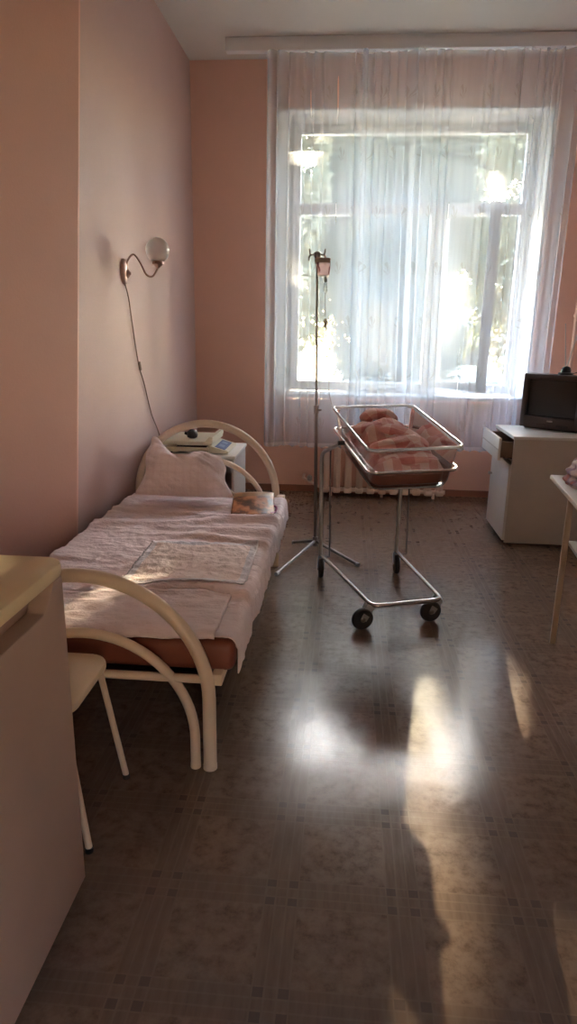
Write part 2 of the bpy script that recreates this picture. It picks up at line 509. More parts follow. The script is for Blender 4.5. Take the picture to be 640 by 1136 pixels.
# ------------------------------------------------------------------ room shell
XL, XR, YF, YB, ZC = -1.375, 2.35, 6.24, -1.6, 3.6
WX0, WX1, WZ0, WZ1 = -0.66, 1.60, 0.86, 3.24           # wall opening
TH = 0.42

m = MB(); m.box((-2.4, YB - 0.2, -0.12), (XR + 0.2, YF + TH, 0.0)); m.build('floor', M['floor'], smooth=False)['kind'] = 'structure'
m = MB(); m.box((-2.4, YB - 0.2, ZC), (XR + 0.2, YF + TH, ZC + 0.12)); m.build('ceiling', M['ceiling'], smooth=False)['kind'] = 'structure'
m = MB()
m.box((XL - 0.3, YF, 0), (WX0, YF + TH, ZC)); m.box((WX1, YF, 0), (XR + 0.2, YF + TH, ZC))
m.box((WX0, YF, 0), (WX1, YF + TH, WZ0)); m.box((WX0, YF, WZ1), (WX1, YF + TH, ZC))
m.build('wall_far', M['wall'], smooth=False)['kind'] = 'structure'
# left wall: the far stretch, its leaning outer corner, then the recess nearer the camera
def cy(z): return 3.20 + 0.185 * z
m = MB()
m.hexa([(XL - 0.3, cy(0) + .02, 0), (XL, cy(0) + .02, 0), (XL, YF, 0), (XL - 0.3, YF, 0), (XL - 0.3, cy(ZC) + .02, ZC), (XL, cy(ZC) + .02, ZC), (XL, YF, ZC), (XL - 0.3, YF, ZC)])
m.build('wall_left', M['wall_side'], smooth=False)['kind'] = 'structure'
m = MB()
m.hexa([(-2.25, cy(0) - 2.1, 0), (XL, cy(0), 0), (XL, cy(0) + .02, 0), (-2.25, cy(0) + .02, 0), (-2.25, cy(ZC) - 2.1, ZC), (XL, cy(ZC), ZC), (XL, cy(ZC) + .02, ZC), (-2.25, cy(ZC) + .02, ZC)])
m.build('wall_recess', M['wall'], smooth=False)['kind'] = 'structure'
m = MB(); m.box((-2.4, YB, 0), (-2.15, 4.0, ZC)); m.build('wall_left_near', M['wall'], smooth=False)['kind'] = 'structure'
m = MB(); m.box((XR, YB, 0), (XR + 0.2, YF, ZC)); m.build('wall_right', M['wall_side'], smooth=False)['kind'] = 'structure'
DX0, DX1, DZ1 = 0.25, 1.15, 2.10                      # unseen glazed door added behind the camera to let in fill light
m = MB()
m.box((-2.4, YB - 0.2, 0), (DX0, YB, ZC)); m.box((DX1, YB - 0.2, 0), (XR + 0.2, YB, ZC)); m.box((DX0, YB - 0.2, DZ1), (DX1, YB, ZC))
m.build('wall_back', M['wall'], smooth=False)['kind'] = 'structure'
yd = empty('fill_door_1', (.7, YB - .1, 0), kind='structure')
m = MB(); m.box((DX0, YB - .13, 0), (DX0 + .09, YB - .07, DZ1), .004); m.box((DX1 - .09, YB - .13, 0), (DX1, YB - .07, DZ1), .004)
m.box((DX0, YB - .129, 0.001), (DX1, YB - .071, .16), .004); m.box((DX0, YB - .129, DZ1 - .09), (DX1, YB - .071, DZ1), .004); m.build('door_frame', M['pvc'], yd)
m = MB(); m.box((DX0 + .08, YB - .102, .15), (DX1 - .08, YB - .098, DZ1 - .08)); m.build('pane', M['glass'], yd, smooth=False)
m = MB(); m.box((-16, -18, -.56), (18, -17, 8.5)); m.build('wall_fill_bounce', M['bounce_facade'], smooth=False)['kind'] = 'structure'  # unseen facade added to bounce sunlight in through the rear door
m = MB(); m.box((XL + 0.001, YF - 0.018, 0), (XR, YF - 0.0005, 0.062), 0.004); m.build('baseboard_far', M['baseboard'], smooth=False)['kind'] = 'structure'
m = MB(); m.box((XL + 0.0005, cy(0) + .03, 0), (XL + 0.016, YF - 0.02, 0.062), 0.004); m.build('baseboard_left', M['baseboard'], smooth=False)['kind'] = 'structure'
m = MB(); m.box((XR - 0.016, YB, 0), (XR - .0005, YF - 0.02, 0.062), 0.004); m.build('baseboard_right', M['baseboard'], smooth=False)['kind'] = 'structure'

# splayed white plaster reveals around the window opening
FX0, FX1, FZ0, FZ1, FY = -0.52, 1.51, 0.93, 3.16, 6.42
m = MB()
m.hexa([(WX0 - .001, YF - .003, .9), (WX0 + .012, YF - .003, .9), (FX0 + .01, FY + .06, .9), (WX0 - .001, FY + .06, .9),
        (WX0 - .001, YF - .003, WZ1), (WX0 + .012, YF - .003, WZ1), (FX0 + .01, FY + .06, WZ1), (WX0 - .001, FY + .06, WZ1)])
m.hexa([(WX1 - .012, YF - .003, .9), (WX1 + .001, YF - .003, .9), (WX1 + .001, FY + .06, .9), (FX1 - .01, FY + .06, .9),
        (WX1 - .012, YF - .003, WZ1), (WX1 + .001, YF - .003, WZ1), (WX1 + .001, FY + .06, WZ1), (FX1 - .01, FY + .06, WZ1)])
m.hexa([(WX0, YF - .003, WZ1 - .012), (WX1, YF - .003, WZ1 - .012), (FX1, FY + .06, FZ1 - .01), (FX0, FY + .06, FZ1 - .01),
        (WX0, YF - .003, WZ1 + .001), (WX1, YF - .003, WZ1 + .001), (FX1, FY + .06, WZ1 + .001), (FX0, FY + .06, WZ1 + .001)])
m.build('trim_1', M['reveal'], smooth=False)['kind'] = 'structure'

# window
win = empty('window_1', (0.5, FY, FZ0), kind='structure')
fw = 0.065
def bar(mb, x0, x1, z0, z1, y0=FY, y1=FY + 0.07, bev=0.006): mb.box((x0, y0, z0), (x1, y1, z1), bev)
m = MB()
bar(m, FX0, FX0 + fw, FZ0, FZ1); bar(m, FX1 - fw, FX1, FZ0, FZ1)
bar(m, FX0 + .01, FX1 - .01, FZ0, FZ0 + .085, FY + .001, FY + .069); bar(m, FX0 + .01, FX1 - .01, FZ1 - fw, FZ1, FY + .001, FY + .069)
m.build('window_frame', M['pvc'], win)
m = MB(); bar(m, FX0 + .02, FX1 - .02, 2.455, 2.548, FY - .004, FY + .066); m.build('transom', M['pvc'], win)
m = MB(); bar(m, 0.685, 0.775, FZ0 + .02, 2.50, FY - .004, FY + .067); m.build('mullion', M['pvc'], win)
m = MB()
for (x0, x1, z0, z1) in ((FX0 + .05, 0.70, FZ0 + .07, 2.47), (FX0 + .05, FX1 - .05, 2.53, FZ1 - .05)):
    m.box((x0, FY + .032, z0), (x1, FY + .036, z1))
    m2 = MB(); m2.box((x0, FY + .032, z0), (x1, FY + .036, z1)); m2.build('pane', M['glass'], win, smooth=False)
m.bm.free()
m = MB(); m.box((WX0 - 0.03, 6.13, 0.885), (WX1 + 0.03, FY + .02, 0.925), 0.012); m.build('window_sill', M['reveal'], win)
# open sash swung into the room
HX, HY, SW, SZ0, SZ1 = 0.775, FY, 0.625, FZ0 + .055, 2.49
ang = radians(-51)
mt = Matrix.Translation((HX, HY, 0)) @ Matrix.Rotation(ang, 4, 'Z')
m = MB()
m.box((0, -.03, SZ0), (.075, .03, SZ1), .006, 2, mt); m.box((SW - .075, -.03, SZ0), (SW, .03, SZ1), .006, 2, mt)
m.box((.01, -.029, SZ0), (SW - .01, .029, SZ0 + .075), .006, 2, mt); m.box((.01, -.029, SZ1 - .075), (SW - .01, .029, SZ1), .006, 2, mt)
sash = m.build('open_sash', M['pvc'], win)
m = MB(); m.box((.065, -.002, SZ0 + .065), (SW - .065, .002, SZ1 - .065), 0, 2, mt); m.build('pane', M['glass'], sash, smooth=False)
m = MB(); m.box((SW - .05, -.055, 1.62), (SW - .03, -.03, 1.66), .003, 2, mt); m.box((SW - .049, -.06, 1.53), (SW - .031, -.045, 1.655), .004, 2, mt); m.build('handle', M['pvc'], sash)

# ------------------------------------------------------------------ curtain
def curtain():
    x0, x1, z0, z1, y0 = -0.70, 1.66, 0.50, 3.50, 5.82
    W = x1 - x0
    # (centre, width, fold depth, slant downwards) of the gathered bundles
    B = [(-0.675, .11, .060, .0), (-0.585, .09, .050, -.01), (-0.32, .10, .020, .01), (0.075, .095, .062, .05), (0.25, .09, .016, .03), (0.450, .085, .056, .06), (0.66, .08, .018, .05),
         (1.02, .09, .014, .02), (1.29, .09, .048, .03), (1.40, .08, .044, .02), (1.50, .08, .040, .0), (1.60, .09, .050, -.0)]
    nu, nv = 1100, 44
    verts, uvs = [], []
    for j in range(nv):
        v = j / (nv - 1)
        down = 1 - v
        for i in range(nu):
            u = i / (nu - 1)
            xb = x0 + W * u
            x = xb; y = y0
            for k, (c, w, a, sl) in enumerate(B):
                cc = c - W * 0 + sl * (down - 0.3)
                d = (xb - cc) / w
                if abs(d) < 1.6:
                    win_ = exp(-d * d * 1.8)
                    x += -a * 0.62 * sin(2 * pi * d * 1.35) * win_
                    y += a * 1.0 * cos(2 * pi * d * 1.35 + k) * win_
            nz = noise.noise(V((xb * 4.0, down * 0.5, 1.3)))
            y += 0.030 * nz
            # right side gathers a little towards the bottom
            x += -0.02 * down * max(0, u - 0.6) / 0.4
            zz = z0 + (z1 - z0) * v
            if j == 0: zz += 0.016 * abs(sin(u * W * pi / 0.085)) - .01
            verts.append((x, y, zz)); uvs.append((u * W * 1.5, zz - z0))
    faces = [(j * nu + i, j * nu + i + 1, (j + 1) * nu + i + 1, (j + 1) * nu + i) for j in range(nv - 1) for i in range(nu - 1)]
    me = bpy.data.meshes.new('sheer_panel')
    me.from_pydata(verts, [], faces)
    uvl = me.uv_layers.new(name='UVMap')
    for l in me.loops: uvl.data[l.index].uv = uvs[l.vertex_index]
    for p in me.polygons: p.use_smooth = True
    me.materials.append(M['curtain'])
    o = bpy.data.objects.new('sheer_curtain', me); COL.objects.link(o)
    tag(o, 'long white sheer curtain with small embroidered sprigs hanging over the window', 'curtain')
curtain()
m = MB(); m.box((-1.0, 5.79, 3.505), (1.95, 5.86, 3.5995), .006)
tag(m.build('curtain_rail', M['pvc']), 'white ceiling track the sheer curtain hangs from', 'curtain rail')

# ------------------------------------------------------------------ radiator + riser
rad = empty('radiator', (0.35, 6.1, 0.0), 'cast iron ribbed radiator on the far wall under the window sill', 'radiator')
for k in range(11):
    x = -0.155 + k * 0.104
    m = MB()
    m.box((x - .036, 6.045, .035), (x + .036, 6.165, .085), .016, 3); m.box((x - .036, 6.045, .515), (x + .036, 6.165, .57), .016, 3); m.tube([(x - .052, 6.105, .062), (x + .052, 6.105, .062)], .020, 10); m.tube([(x - .052, 6.105, .542), (x + .052, 6.105, .542)], .020, 10)
    m.box((x - .030, 6.075, .06), (x + .030, 6.13, .55), .010, 2)
    m.box((x - .014, 6.052, .07), (x + .014, 6.08, .54), .006, 2)
    m.build('section', M['radiator'], rad)
m = MB(); m.tube([(-.36, 6.10, .16), (-.18, 6.10, .065)], .013, 10); m.tube([(-.36, 6.10, .16), (-.36, 6.235, .16)], .013, 10); m.build('pipe', M['radiator'], rad)
m = MB(); m.lathe([(.020, 0), (.024, .01), (.024, .035), (.012, .04), (.012, .055)], (-.30, 6.10, .145), (0, -.6, .8), 14); m.build('valve', M['dull_chrome'], rad)
for x in (-.103, .365, .833):
    m = MB(); m.box((x - .012, 6.085, 0), (x + .012, 6.115, .045), .003); m.build('foot_bracket', M['radiator'], rad)
m = MB(); m.tube([(1.935, 6.17, 0.0), (1.935, 6.17, ZC - .001)], .017, 14)
m.lathe([(.026, 0), (.026, .02)], (1.935, 6.17, 1.62), (0, 0, 1), 14)
tag(m.build('heating_pipe', M['pipe']), 'painted vertical heating riser beside the curtain, behind the television', 'pipe')

# ------------------------------------------------------------------ wall lamp
lp = empty('wall_lamp', (XL, 4.25, 1.81), 'wall lamp with a frosted globe on a curled arm and hanging cord', 'lamp')
m = MB()
pr = []
for k in range(7):
    a = pi / 2 * k / 6
    pr.append((.052 * cos(a) if k < 6 else .001, .012 + .020 * sin(a)))
m.lathe([(.052, 0.001)] + pr, (XL, 4.25, 1.81), (1, 0, 0), 28)
for v in m.bm.verts: v.co.z = 1.81 + (v.co.z - 1.81) * 1.45
plate = m.build('backplate', M['plate'], lp)
m = MB(); m.lathe([(.03, 0), (.024, .008), (.012, .016), (.006, .024)], (XL + .028, 4.25, 1.80), (1, 0, 0), 18); m.build('rosette', M['copper'], plate)
m = MB()
m.tube(smooth_path([(XL + .03, 4.25, 1.815), (XL + .032, 4.248, 1.868), (XL + .072, 4.245, 1.908), (XL + .112, 4.243, 1.862), (XL + .148, 4.24, 1.795), (XL + .185, 4.24, 1.783), (XL + .214, 4.24, 1.82), (XL + .222, 4.24, 1.85)], 10), .006, 10)
m.build('arm', M['copper'], lp)
gx = XL + .222
m = MB(); m.lathe([(.008, 1.83), (.020, 1.842), (.034, 1.853), (.034, 1.862), (.029, 1.870), (.029, 1.882)], (gx, 4.24, 0), (0, 0, 1), 20)
for v in m.bm.verts: pass
m.build('lamp_holder', M['copper'], lp)
m = MB()
pr = [(.030, -.061)]
for k in range(3, 17):
    a = -pi / 2 + pi * k / 16
    pr.append((.071 * cos(a) if k < 16 else .001, .073 * sin(a)))
m.lathe(pr, (gx, 4.24, 1.932), (0, 0, 1), 28); gl = m.build('globe_shade', M['globe'], lp)
m = MB(); m.lathe([(.012, -.055), (.013, -.03), (.024, -.005), (.026, .012), (.018, .03), (.001, .037)], (gx, 4.24, 1.932), (0, 0, 1), 16); m.build('bulb', M['bag'], gl, label='frosted bulb inside the globe')
m = MB()
m.tube(smooth_path([(XL + .012, 4.245, 1.735), (XL + .012, 4.30, 1.66), (XL + .010, 4.36, 1.50), (XL + .010, 4.43, 1.31), (XL + .010, 4.475, 1.22), (XL + .010, 4.56, 1.12), (XL + .012, 4.70, .90), (XL + .012, 4.90, .70), (XL + .012, 4.93, .52)], 8), .0042, 8)
m.tube([(XL + .014, 4.455, 1.262), (XL + .014, 4.480, 1.212)], [.010, .010], 8)
m.build('cord', M['cord'], lp)

# ------------------------------------------------------------------ bed
FYB, HYB, BX = 2.03, 4.13, -0.855
bed = empty('hospital_bed', (BX, 3.08, 0), 'cream tubular bed with curved arch ends standing along the left wall', 'bed')
def arch(y, R, zs, r, cx=BX, feet=True):
    p = [(cx + R, y, 0.012), (cx + R, y, zs * .5)] + arc((cx, y, zs), R, 0, pi, 40, (1, 0, 0), (0, 0, 1)) + [(cx - R, y, zs * .5), (cx - R, y, 0.012)]
    mb = MB(); mb.tube(p, r, 16)
    for s in (-1, 1): mb.lathe([(r * 1.06, 0.0), (r * 1.06, .014), (r * .9, .018)], (cx + s * R, y, 0), (0, 0, 1), 16)
    return mb
arch(FYB, .430, .27, .0235).build('foot_arch', M['cream_tube'], bed)
arch(FYB + .002, .378, .115, .0175).build('foot_arch', M['cream_tube'], bed)
arch(HYB, .440, .475, .0235).build('head_arch', M['cream_tube'], bed)
arch(HYB + .002, .388, .305, .0165).build('head_arch', M['cream_tube'], bed)
m = MB(); m.tube(arc((BX, HYB, .27), .262, 0, pi, 30, (1, 0, 0), (0, 0, 1)), .013, 12); m.build('head_arch', M['cream_tube'], bed)
m = MB(); m.tube([(BX - .43, FYB, .345), (BX + .43, FYB, .345)], .015, 12); m.build('cross_bar', M['cream_tube'], bed)
m = MB(); m.tube([(BX - .44, HYB, .30), (BX + .44, HYB, .30)], .015, 12); m.build('cross_bar', M['cream_tube'], bed)
for s in (-1, 1):
    m = MB(); m.box((BX + s * .455 - .018, FYB + .01, .315), (BX + s * .455 + .018, HYB - .01, .358), .005); m.build('side_rail', M['cream_tube'], bed)
m = MB(); m.box((BX - .44, FYB + .03, .325), (BX + .44, HYB - .03, .335))
for k in range(9): m.box((BX - .44, 2.15 + k * .24, .318), (BX + .44, 2.19 + k * .24, .345), .003)
m.build('bed_base', M['steel'], bed, smooth=False, label='sprung metal bed base')
m = MB(); m.box((-.402, 4.04, .35), (-.352, 4.10, .487), .006); m.build('corner_bracket', M['cream_tube'], bed)

MX0, MX1, MY0, MY1 = -1.30, -.345, 2.075, 4.075
m = MB(); m.box((MX0, MY0, .347), (MX1, MY1, .462), .03, 4)
tag(m.build('mattress', M['mattress']), 'dark red oilcloth mattress lying on the cream bed frame', 'mattress')

def fold(d, rise, fall):
    """d>0 beyond the crest; steep on the camera side, long fall away"""
    return exp(-(d / fall) ** 2) if d > 0 else exp(-(d / rise) ** 2)
def sheet_z(x, y):
    t = (x - MX0) / (MX1 - MX0)
    z = .4755
    z += .009 * noise.noise(V((x * 5, y * 9, .3))) + .006 * noise.noise(V((x * 12, y * 24, 2.1))) + .004 * abs(noise.noise(V((x * 18 + y * 8, y * 50, 5.1)))) + .003 * abs(noise.noise(V((x * 45 - y * 20, y * 30, 1.1))))
    a = min(1, max(0, (t - .30) / .35))
    z += .036 * a * fold(y - (2.435 + .03 * sin(x * 8) + .02 * (t - 1)), .030, .10)
    z += .032 * a * fold(y - (3.25 - .06 * (t - 1) + .02 * sin(x * 11)), .035, .07)
    z += .024 * a * fold(y - (3.12 + .05 * sin(x * 6)), .025, .05)
    z += .018 * fold(y - (3.42 + .25 * (t - .6) + .02 * sin(x * 9)), .03, .06)
    z += .017 * fold(y - (3.62 - .15 * t + .02 * sin(x * 13)), .025, .06)
    b = max(0, 1 - t / .40)
    z += .016 * b * fold(y - (2.80 - .12 * t), .02, .10)
    z += .012 * b * fold(y - (3.35 - .3 * t), .02, .09)
    z += .010 * fold((y - 2.2) - 1.2 * (x + .9), .03, .05) * (1 if y < 2.45 else 0) * .7
    return z
def sheet_pt(x, y, lift=0.0):
    return (x, y, sheet_z(x, y) + lift)
Wd = MX1 - MX0
def sheet_fn(u, v):
    y = MY0 - .006 + (MY1 - .03 - MY0) * v
    s = u * (Wd + .125)
    if s <= Wd - .025:
        x = MX0 + .0 + s
        return (x, y, sheet_z(x, y) + .003)
    xe = MX0 + Wd - .025
    ze = sheet_z(xe, y) + .003
    d = s - (Wd - .025)
    r = .032
    if d < r * pi / 2:
        a = d / r
        return (xe + r * sin(a), y, ze - r * (1 - cos(a)))
    dd = d - r * pi / 2
    wv = .010 * noise.noise(V((dd * 6, y * 9, 4.4))) + .005 * noise.noise(V((dd * 3, y * 26, 8)))
    ed = .016 * noise.noise(V((0, y * 3, 9)))
    return (xe + r + .003 + wv + dd * .05, y, ze - r - dd * (1 + ed * 4))
m = MB(); m.grid(sheet_fn, 120, 230)
sh = m.build('bed_sheet', M['sheet'], solid=.004, off=1)
tag(sh, 'rumpled pale pink sheet covering the mattress and hanging over its side', 'sheet')
def hem_fn(u, v):
    x = MX0 + .01 + (Wd - .075) * u
    y0, y1 = MY0 - .020, 2.395 + .03 * sin(x * 8)
    y = y0 + (y1 - y0) * v
    e = min(v * .36, .02)
    z = sheet_z(x, y) + .011 + .009 * min(1, v / .05) - .010 * max(0, 1 - v / .03) + .004 * noise.noise(V((x * 7, y * 12, 5)))
    z += .006 * noise.noise(V((x * 3, 0, 2))) * (1 - v)
    return (x, y, z)
m = MB(); m.grid(hem_fn, 90, 40)
m.build('turned_end', M['sheet'], sh, solid=.012, off=0)

# absorbent pad in the middle of the bed
def grid_uv(name, fn, nu, nv, mat, solid=0.0, off=0.0, uvs=1.0, parent=None):
    verts = [fn(i / (nu - 1), j / (nv - 1)) for j in range(nv) for i in range(nu)]
    o0 = world_loc(parent) if parent is not None else V((0, 0, 0))
    verts = [V(p) - o0 for p in verts]
    faces = [(j * nu + i, j * nu + i + 1, (j + 1) * nu + i + 1, (j + 1) * nu + i) for j in range(nv - 1) for i in range(nu - 1)]
    me = bpy.data.meshes.new(name); me.from_pydata(verts, [], faces)
    l = me.uv_layers.new(name='UVMap')
    for lp_ in me.loops:
        k = lp_.vertex_index
        l.data[lp_.index].uv = ((k % nu) / (nu - 1) * uvs, (k // nu) / (nv - 1) * uvs)
    for p in me.polygons: p.use_smooth = True
    me.materials.append(mat)
    o = bpy.data.objects.new(name, me); COL.objects.link(o)
    if parent is not None: o.parent = parent
    if solid:
        md = o.modifiers.new('solid', 'SOLIDIFY'); md.thickness = solid; md.offset = off
    return o
def pad_fn(u, v):
    x = -.905 + .515 * u + .02 * (1 - v) ; y = 2.47 + .60 * v + .02 * (u - .5)
    return (x, y, sheet_z(x, y) + .013 + .005 * noise.noise(V((x * 16, y * 16, 3))) + .003 * noise.noise(V((x * 40, y * 40, 6))))
tag(grid_uv('absorbent_pad', pad_fn, 60, 60, M['pad'], .003, 0), 'creased cream absorbent pad with a bluish border, middle of the bed', 'pad')

# pillow leaning on the head arch
def pillow():
    root = empty('pillow', (-.93, 3.88, .49), 'rumpled pale checked pillow propped against the head arch of the bed', 'pillow')
    nu, nv = 56, 40
    def pt(u, v, side):
        a, b = u * 2 - 1, v * 2 - 1
        thick = .128 * max(0, (1 - abs(a) ** 3.0)) ** .6 * max(0, (1 - abs(b) ** 2.2)) ** .75
        w = .285 - .055 * v + .010 * sin(b * 5)
        x = a * w * (1 - .06 * (1 - abs(b)))
        top = .085 * exp(-((a + .92) / .30) ** 2) - .050 * exp(-((a + .10) / .34) ** 2) - .035 * max(0, a) ** 1.2
        h = (v * .30) + top * v ** 2
        n_ = .012 * noise.noise(V((x * 8, h * 8, 1.7)))
        q = x * .9 + h * 1.6
        cre = .019 * (abs(noise.noise(V((q * 14, (h - x) * 5, 3)))) - .2) * (.35 + v) + .014 * sin((h + .45 * abs(x + .03)) * 62) * max(0, v - .55) * 1.6
        cre += .010 * sin((h * 30 + x * 8)) * max(0, a - .55) * 2
        t = side * thick + (n_ + cre) * min(1, thick / .05) * side
        for (c0, k2, am) in ((.52, .26, .010), (.68, .22, .016), (.82, .16, .016), (.93, .10, .010)):
            dv = v - (c0 + k2 * (a + .12) ** 2 - .04 * a)
            cre += am * (exp(-(dv / .035) ** 2) - .8 * exp(-((dv + .06) / .035) ** 2)) * max(0, 1 - abs(a + .1) ** 3)
        lean = radians(50)
        y = 3.765 + h * cos(lean) * .95 - t * sin(lean) + .05 * v * (1 - v)
        z = .552 + h * sin(lean) * 1.05 + t * cos(lean)
        return (-.925 + x - .025 * v, y + .03, z - .02)
    m = MB()
    m.grid(lambda u, v: pt(u, v, 1), nu, nv); m.grid(lambda u, v: pt(u, v, -1), nu, nv)
    bmesh.ops.remove_doubles(m.bm, verts=list(m.bm.verts), dist=.0012)
    m.build('cushion', M['pillow'], root)
pillow()

# magazine
def magazine():
    root = empty('magazine', (-.50, 3.70, .49), 'glossy magazine with an orange and black cover lying at the bed head', 'magazine')
    c = V((-.505, 3.735, .505)); ax = V((.235, .035, .004)); ay = V((-.03, .30, .055))
    up = ax.cross(ay).normalized()
    def pt(u, v, h): return c + ax * (u - .5) + ay * (v - .5) + up * (h + .012 * (1 - (2 * u - 1) ** 2) * 0 + .006 * sin(u * 3.1))
    m = MB()
    ps = []
    n = 12
    for h in (-.012, .010):
        for i in range(n + 1): ps.append(pt(i / n, 0, h))
        for i in range(n + 1): ps.append(pt(1 - i / n, 1, h))
    k = 2 * (n + 1)
    m._add(ps, [tuple(range(k))[::-1]] + [(i, (i + 1) % k, k + (i + 1) % k, k + i) for i in range(k)])
    m.build('pages', M['book_edge'], root, smooth=False)
    grid_uv('cover', lambda u, v: pt(u * 1.01 - .005, v * 1.01 - .005, .0115), 20, 20, M['magazine'], .0015, 1, 1.0, root)
    grid_uv('back_cover', lambda u, v: pt(u * 1.01 - .005, v * 1.01 - .005, -.0125), 20, 20, M['black_plastic'], .0015, -1, 1.0, root)
magazine()
m = MB()
pts = []
for k in range(13):
    a = -1.3 + 2.5 * k / 12
    x, y = -.398 + .030 * cos(a), 3.70 + .085 * sin(a)
    pts.append((x, y, sheet_z(x, y) + .016))
m.tube(smooth_path(pts, 3), .006, 8)
tag(m.build('cord_loop', M['magenta']), 'small magenta cord curled beside the magazine on the bed', 'cord')

# ------------------------------------------------------------------ bedside table, scale
bt = empty('bedside_table', (-.98, 4.60, 0), 'white bedside table in the corner behind the bed head', 'table')
TX0, TX1, TY0, TY1, TZ = -1.33, -.725, 4.40, 4.93, .665
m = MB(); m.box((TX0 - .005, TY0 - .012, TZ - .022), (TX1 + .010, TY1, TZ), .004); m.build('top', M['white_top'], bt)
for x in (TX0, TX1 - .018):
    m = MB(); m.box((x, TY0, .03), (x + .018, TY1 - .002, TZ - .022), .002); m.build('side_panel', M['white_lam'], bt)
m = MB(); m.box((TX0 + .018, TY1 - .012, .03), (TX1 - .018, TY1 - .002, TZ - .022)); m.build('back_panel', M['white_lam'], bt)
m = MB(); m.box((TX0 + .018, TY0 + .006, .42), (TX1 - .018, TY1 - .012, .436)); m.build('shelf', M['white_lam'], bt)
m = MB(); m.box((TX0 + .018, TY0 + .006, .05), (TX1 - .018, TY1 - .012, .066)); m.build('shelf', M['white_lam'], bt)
m = MB(); m.box((TX0 + .02, TY0 - .012, .07), (TX1 - .004, TY0 + .004, .415), .003); d = m.build('door', M['white_lam'], bt)
m = MB(); m.tube(round_poly([(-.80, TY0 - .012, .36), (-.80, TY0 - .03, .36), (-.80, TY0 - .03, .26), (-.80, TY0 - .012, .26)], .01), .005, 8); m.build('handle', M['dull_chrome'], d)
for x in (TX0 + .01, TX1 - .04):
    for y in (TY0 + .02, TY1 - .05):
        m = MB(); m.box((x, y, 0), (x + .03, y + .03, .032), .003); m.build('foot', M['fork'], bt)

sc = empty('baby_scale', (-1.05, 4.60, TZ), 'cream baby weighing scale with a blue display on the white bedside table', 'scale')
m = MB(); m.box((-1.20, 4.43, TZ + .012), (-.90, 4.82, TZ + .045), .006); m.build('base', M['scale_cream'], sc)
for x in (-1.17, -.93):
    for y in (4.46, 4.79):
        m = MB(); m.lathe([(.014, 0.0005), (.014, .013)], (x, y, TZ), (0, 0, 1), 12); m.build('foot', M['rubber'], sc)
m = MB(); m.box((-1.12, 4.44, TZ + .04), (-.92, 4.80, TZ + .062)); m.build('shade_gap_block', M['dark_gap'], sc, smooth=False)  # near-black block painted as the shade in the gap below the platform
m = MB(); m.box((-1.245, 4.415, TZ + .060), (-.875, 4.835, TZ + .088), .010, 3)
m.hexa([(-.925, 4.415, TZ + .085), (-.872, 4.415, TZ + .085), (-.872, 4.835, TZ + .085), (-.925, 4.835, TZ + .085),
        (-.895, 4.418, TZ + .118), (-.872, 4.418, TZ + .118), (-.872, 4.832, TZ + .118), (-.895, 4.832, TZ + .118)])
m.build('platform', M['scale_cream'], sc)
m = MB()
m.hexa([(-.90, 4.43, TZ + .012), (-.770, 4.43, TZ + .008), (-.770, 4.78, TZ + .008), (-.90, 4.78, TZ + .012),
        (-.90, 4.43, TZ + .060), (-.770, 4.43, TZ + .022), (-.770, 4.78, TZ + .022), (-.90, 4.78, TZ + .060)])
dh = m.build('display_housing', M['scale_cream'], sc, smooth=False)
def slope(x): return TZ + .060 + (x + .90) / .13 * (-.038)
m = MB()
m.hexa([(-.862, 4.45, slope(-.862)), (-.795, 4.45, slope(-.795)), (-.795, 4.74, slope(-.795)), (-.862, 4.74, slope(-.862)),
        (-.862, 4.45, slope(-.862) + .003), (-.795, 4.45, slope(-.795) + .003), (-.795, 4.74, slope(-.795) + .003), (-.862, 4.74, slope(-.862) + .003)])
dp = m.build('display', M['display_blue'], dh, smooth=False)
m = MB()
for (y0, y1) in ((4.50, 4.58), (4.62, 4.69)):
    m.hexa([(-.848, y0, slope(-.848) + .003), (-.812, y0, slope(-.812) + .003), (-.812, y1, slope(-.812) + .003), (-.848, y1, slope(-.848) + .003),
            (-.848, y0, slope(-.848) + .0045), (-.812, y0, slope(-.812) + .0045), (-.812, y1, slope(-.812) + .0045), (-.848, y1, slope(-.848) + .0045)])
m.build('readout', M['display_pale'], sc, smooth=False, label='two pale readout windows')
m = MB()
m.lathe([(.020, 0), (.036, .008), (.040, .024), (.034, .046), (.018, .058), (.001, .061)], (-1.035, 4.545, TZ + .0895), (0, 0, 1), 18)
m.tube([(-1.07, 4.545, TZ + .118), (-1.09, 4.54, TZ + .124)], [.012, .009], 10)
for v in m.bm.verts:
    n_ = noise.noise(v.co * 30)
    if v.co.z > TZ + .095: v.co += V((n_, noise.noise(v.co * 31 + V((3, 0, 0))), 0)) * .006
tag(m.build('rubber_bulb', M['black_plastic']), 'small round black bulb lying on the cream baby scale', 'rubber bulb')

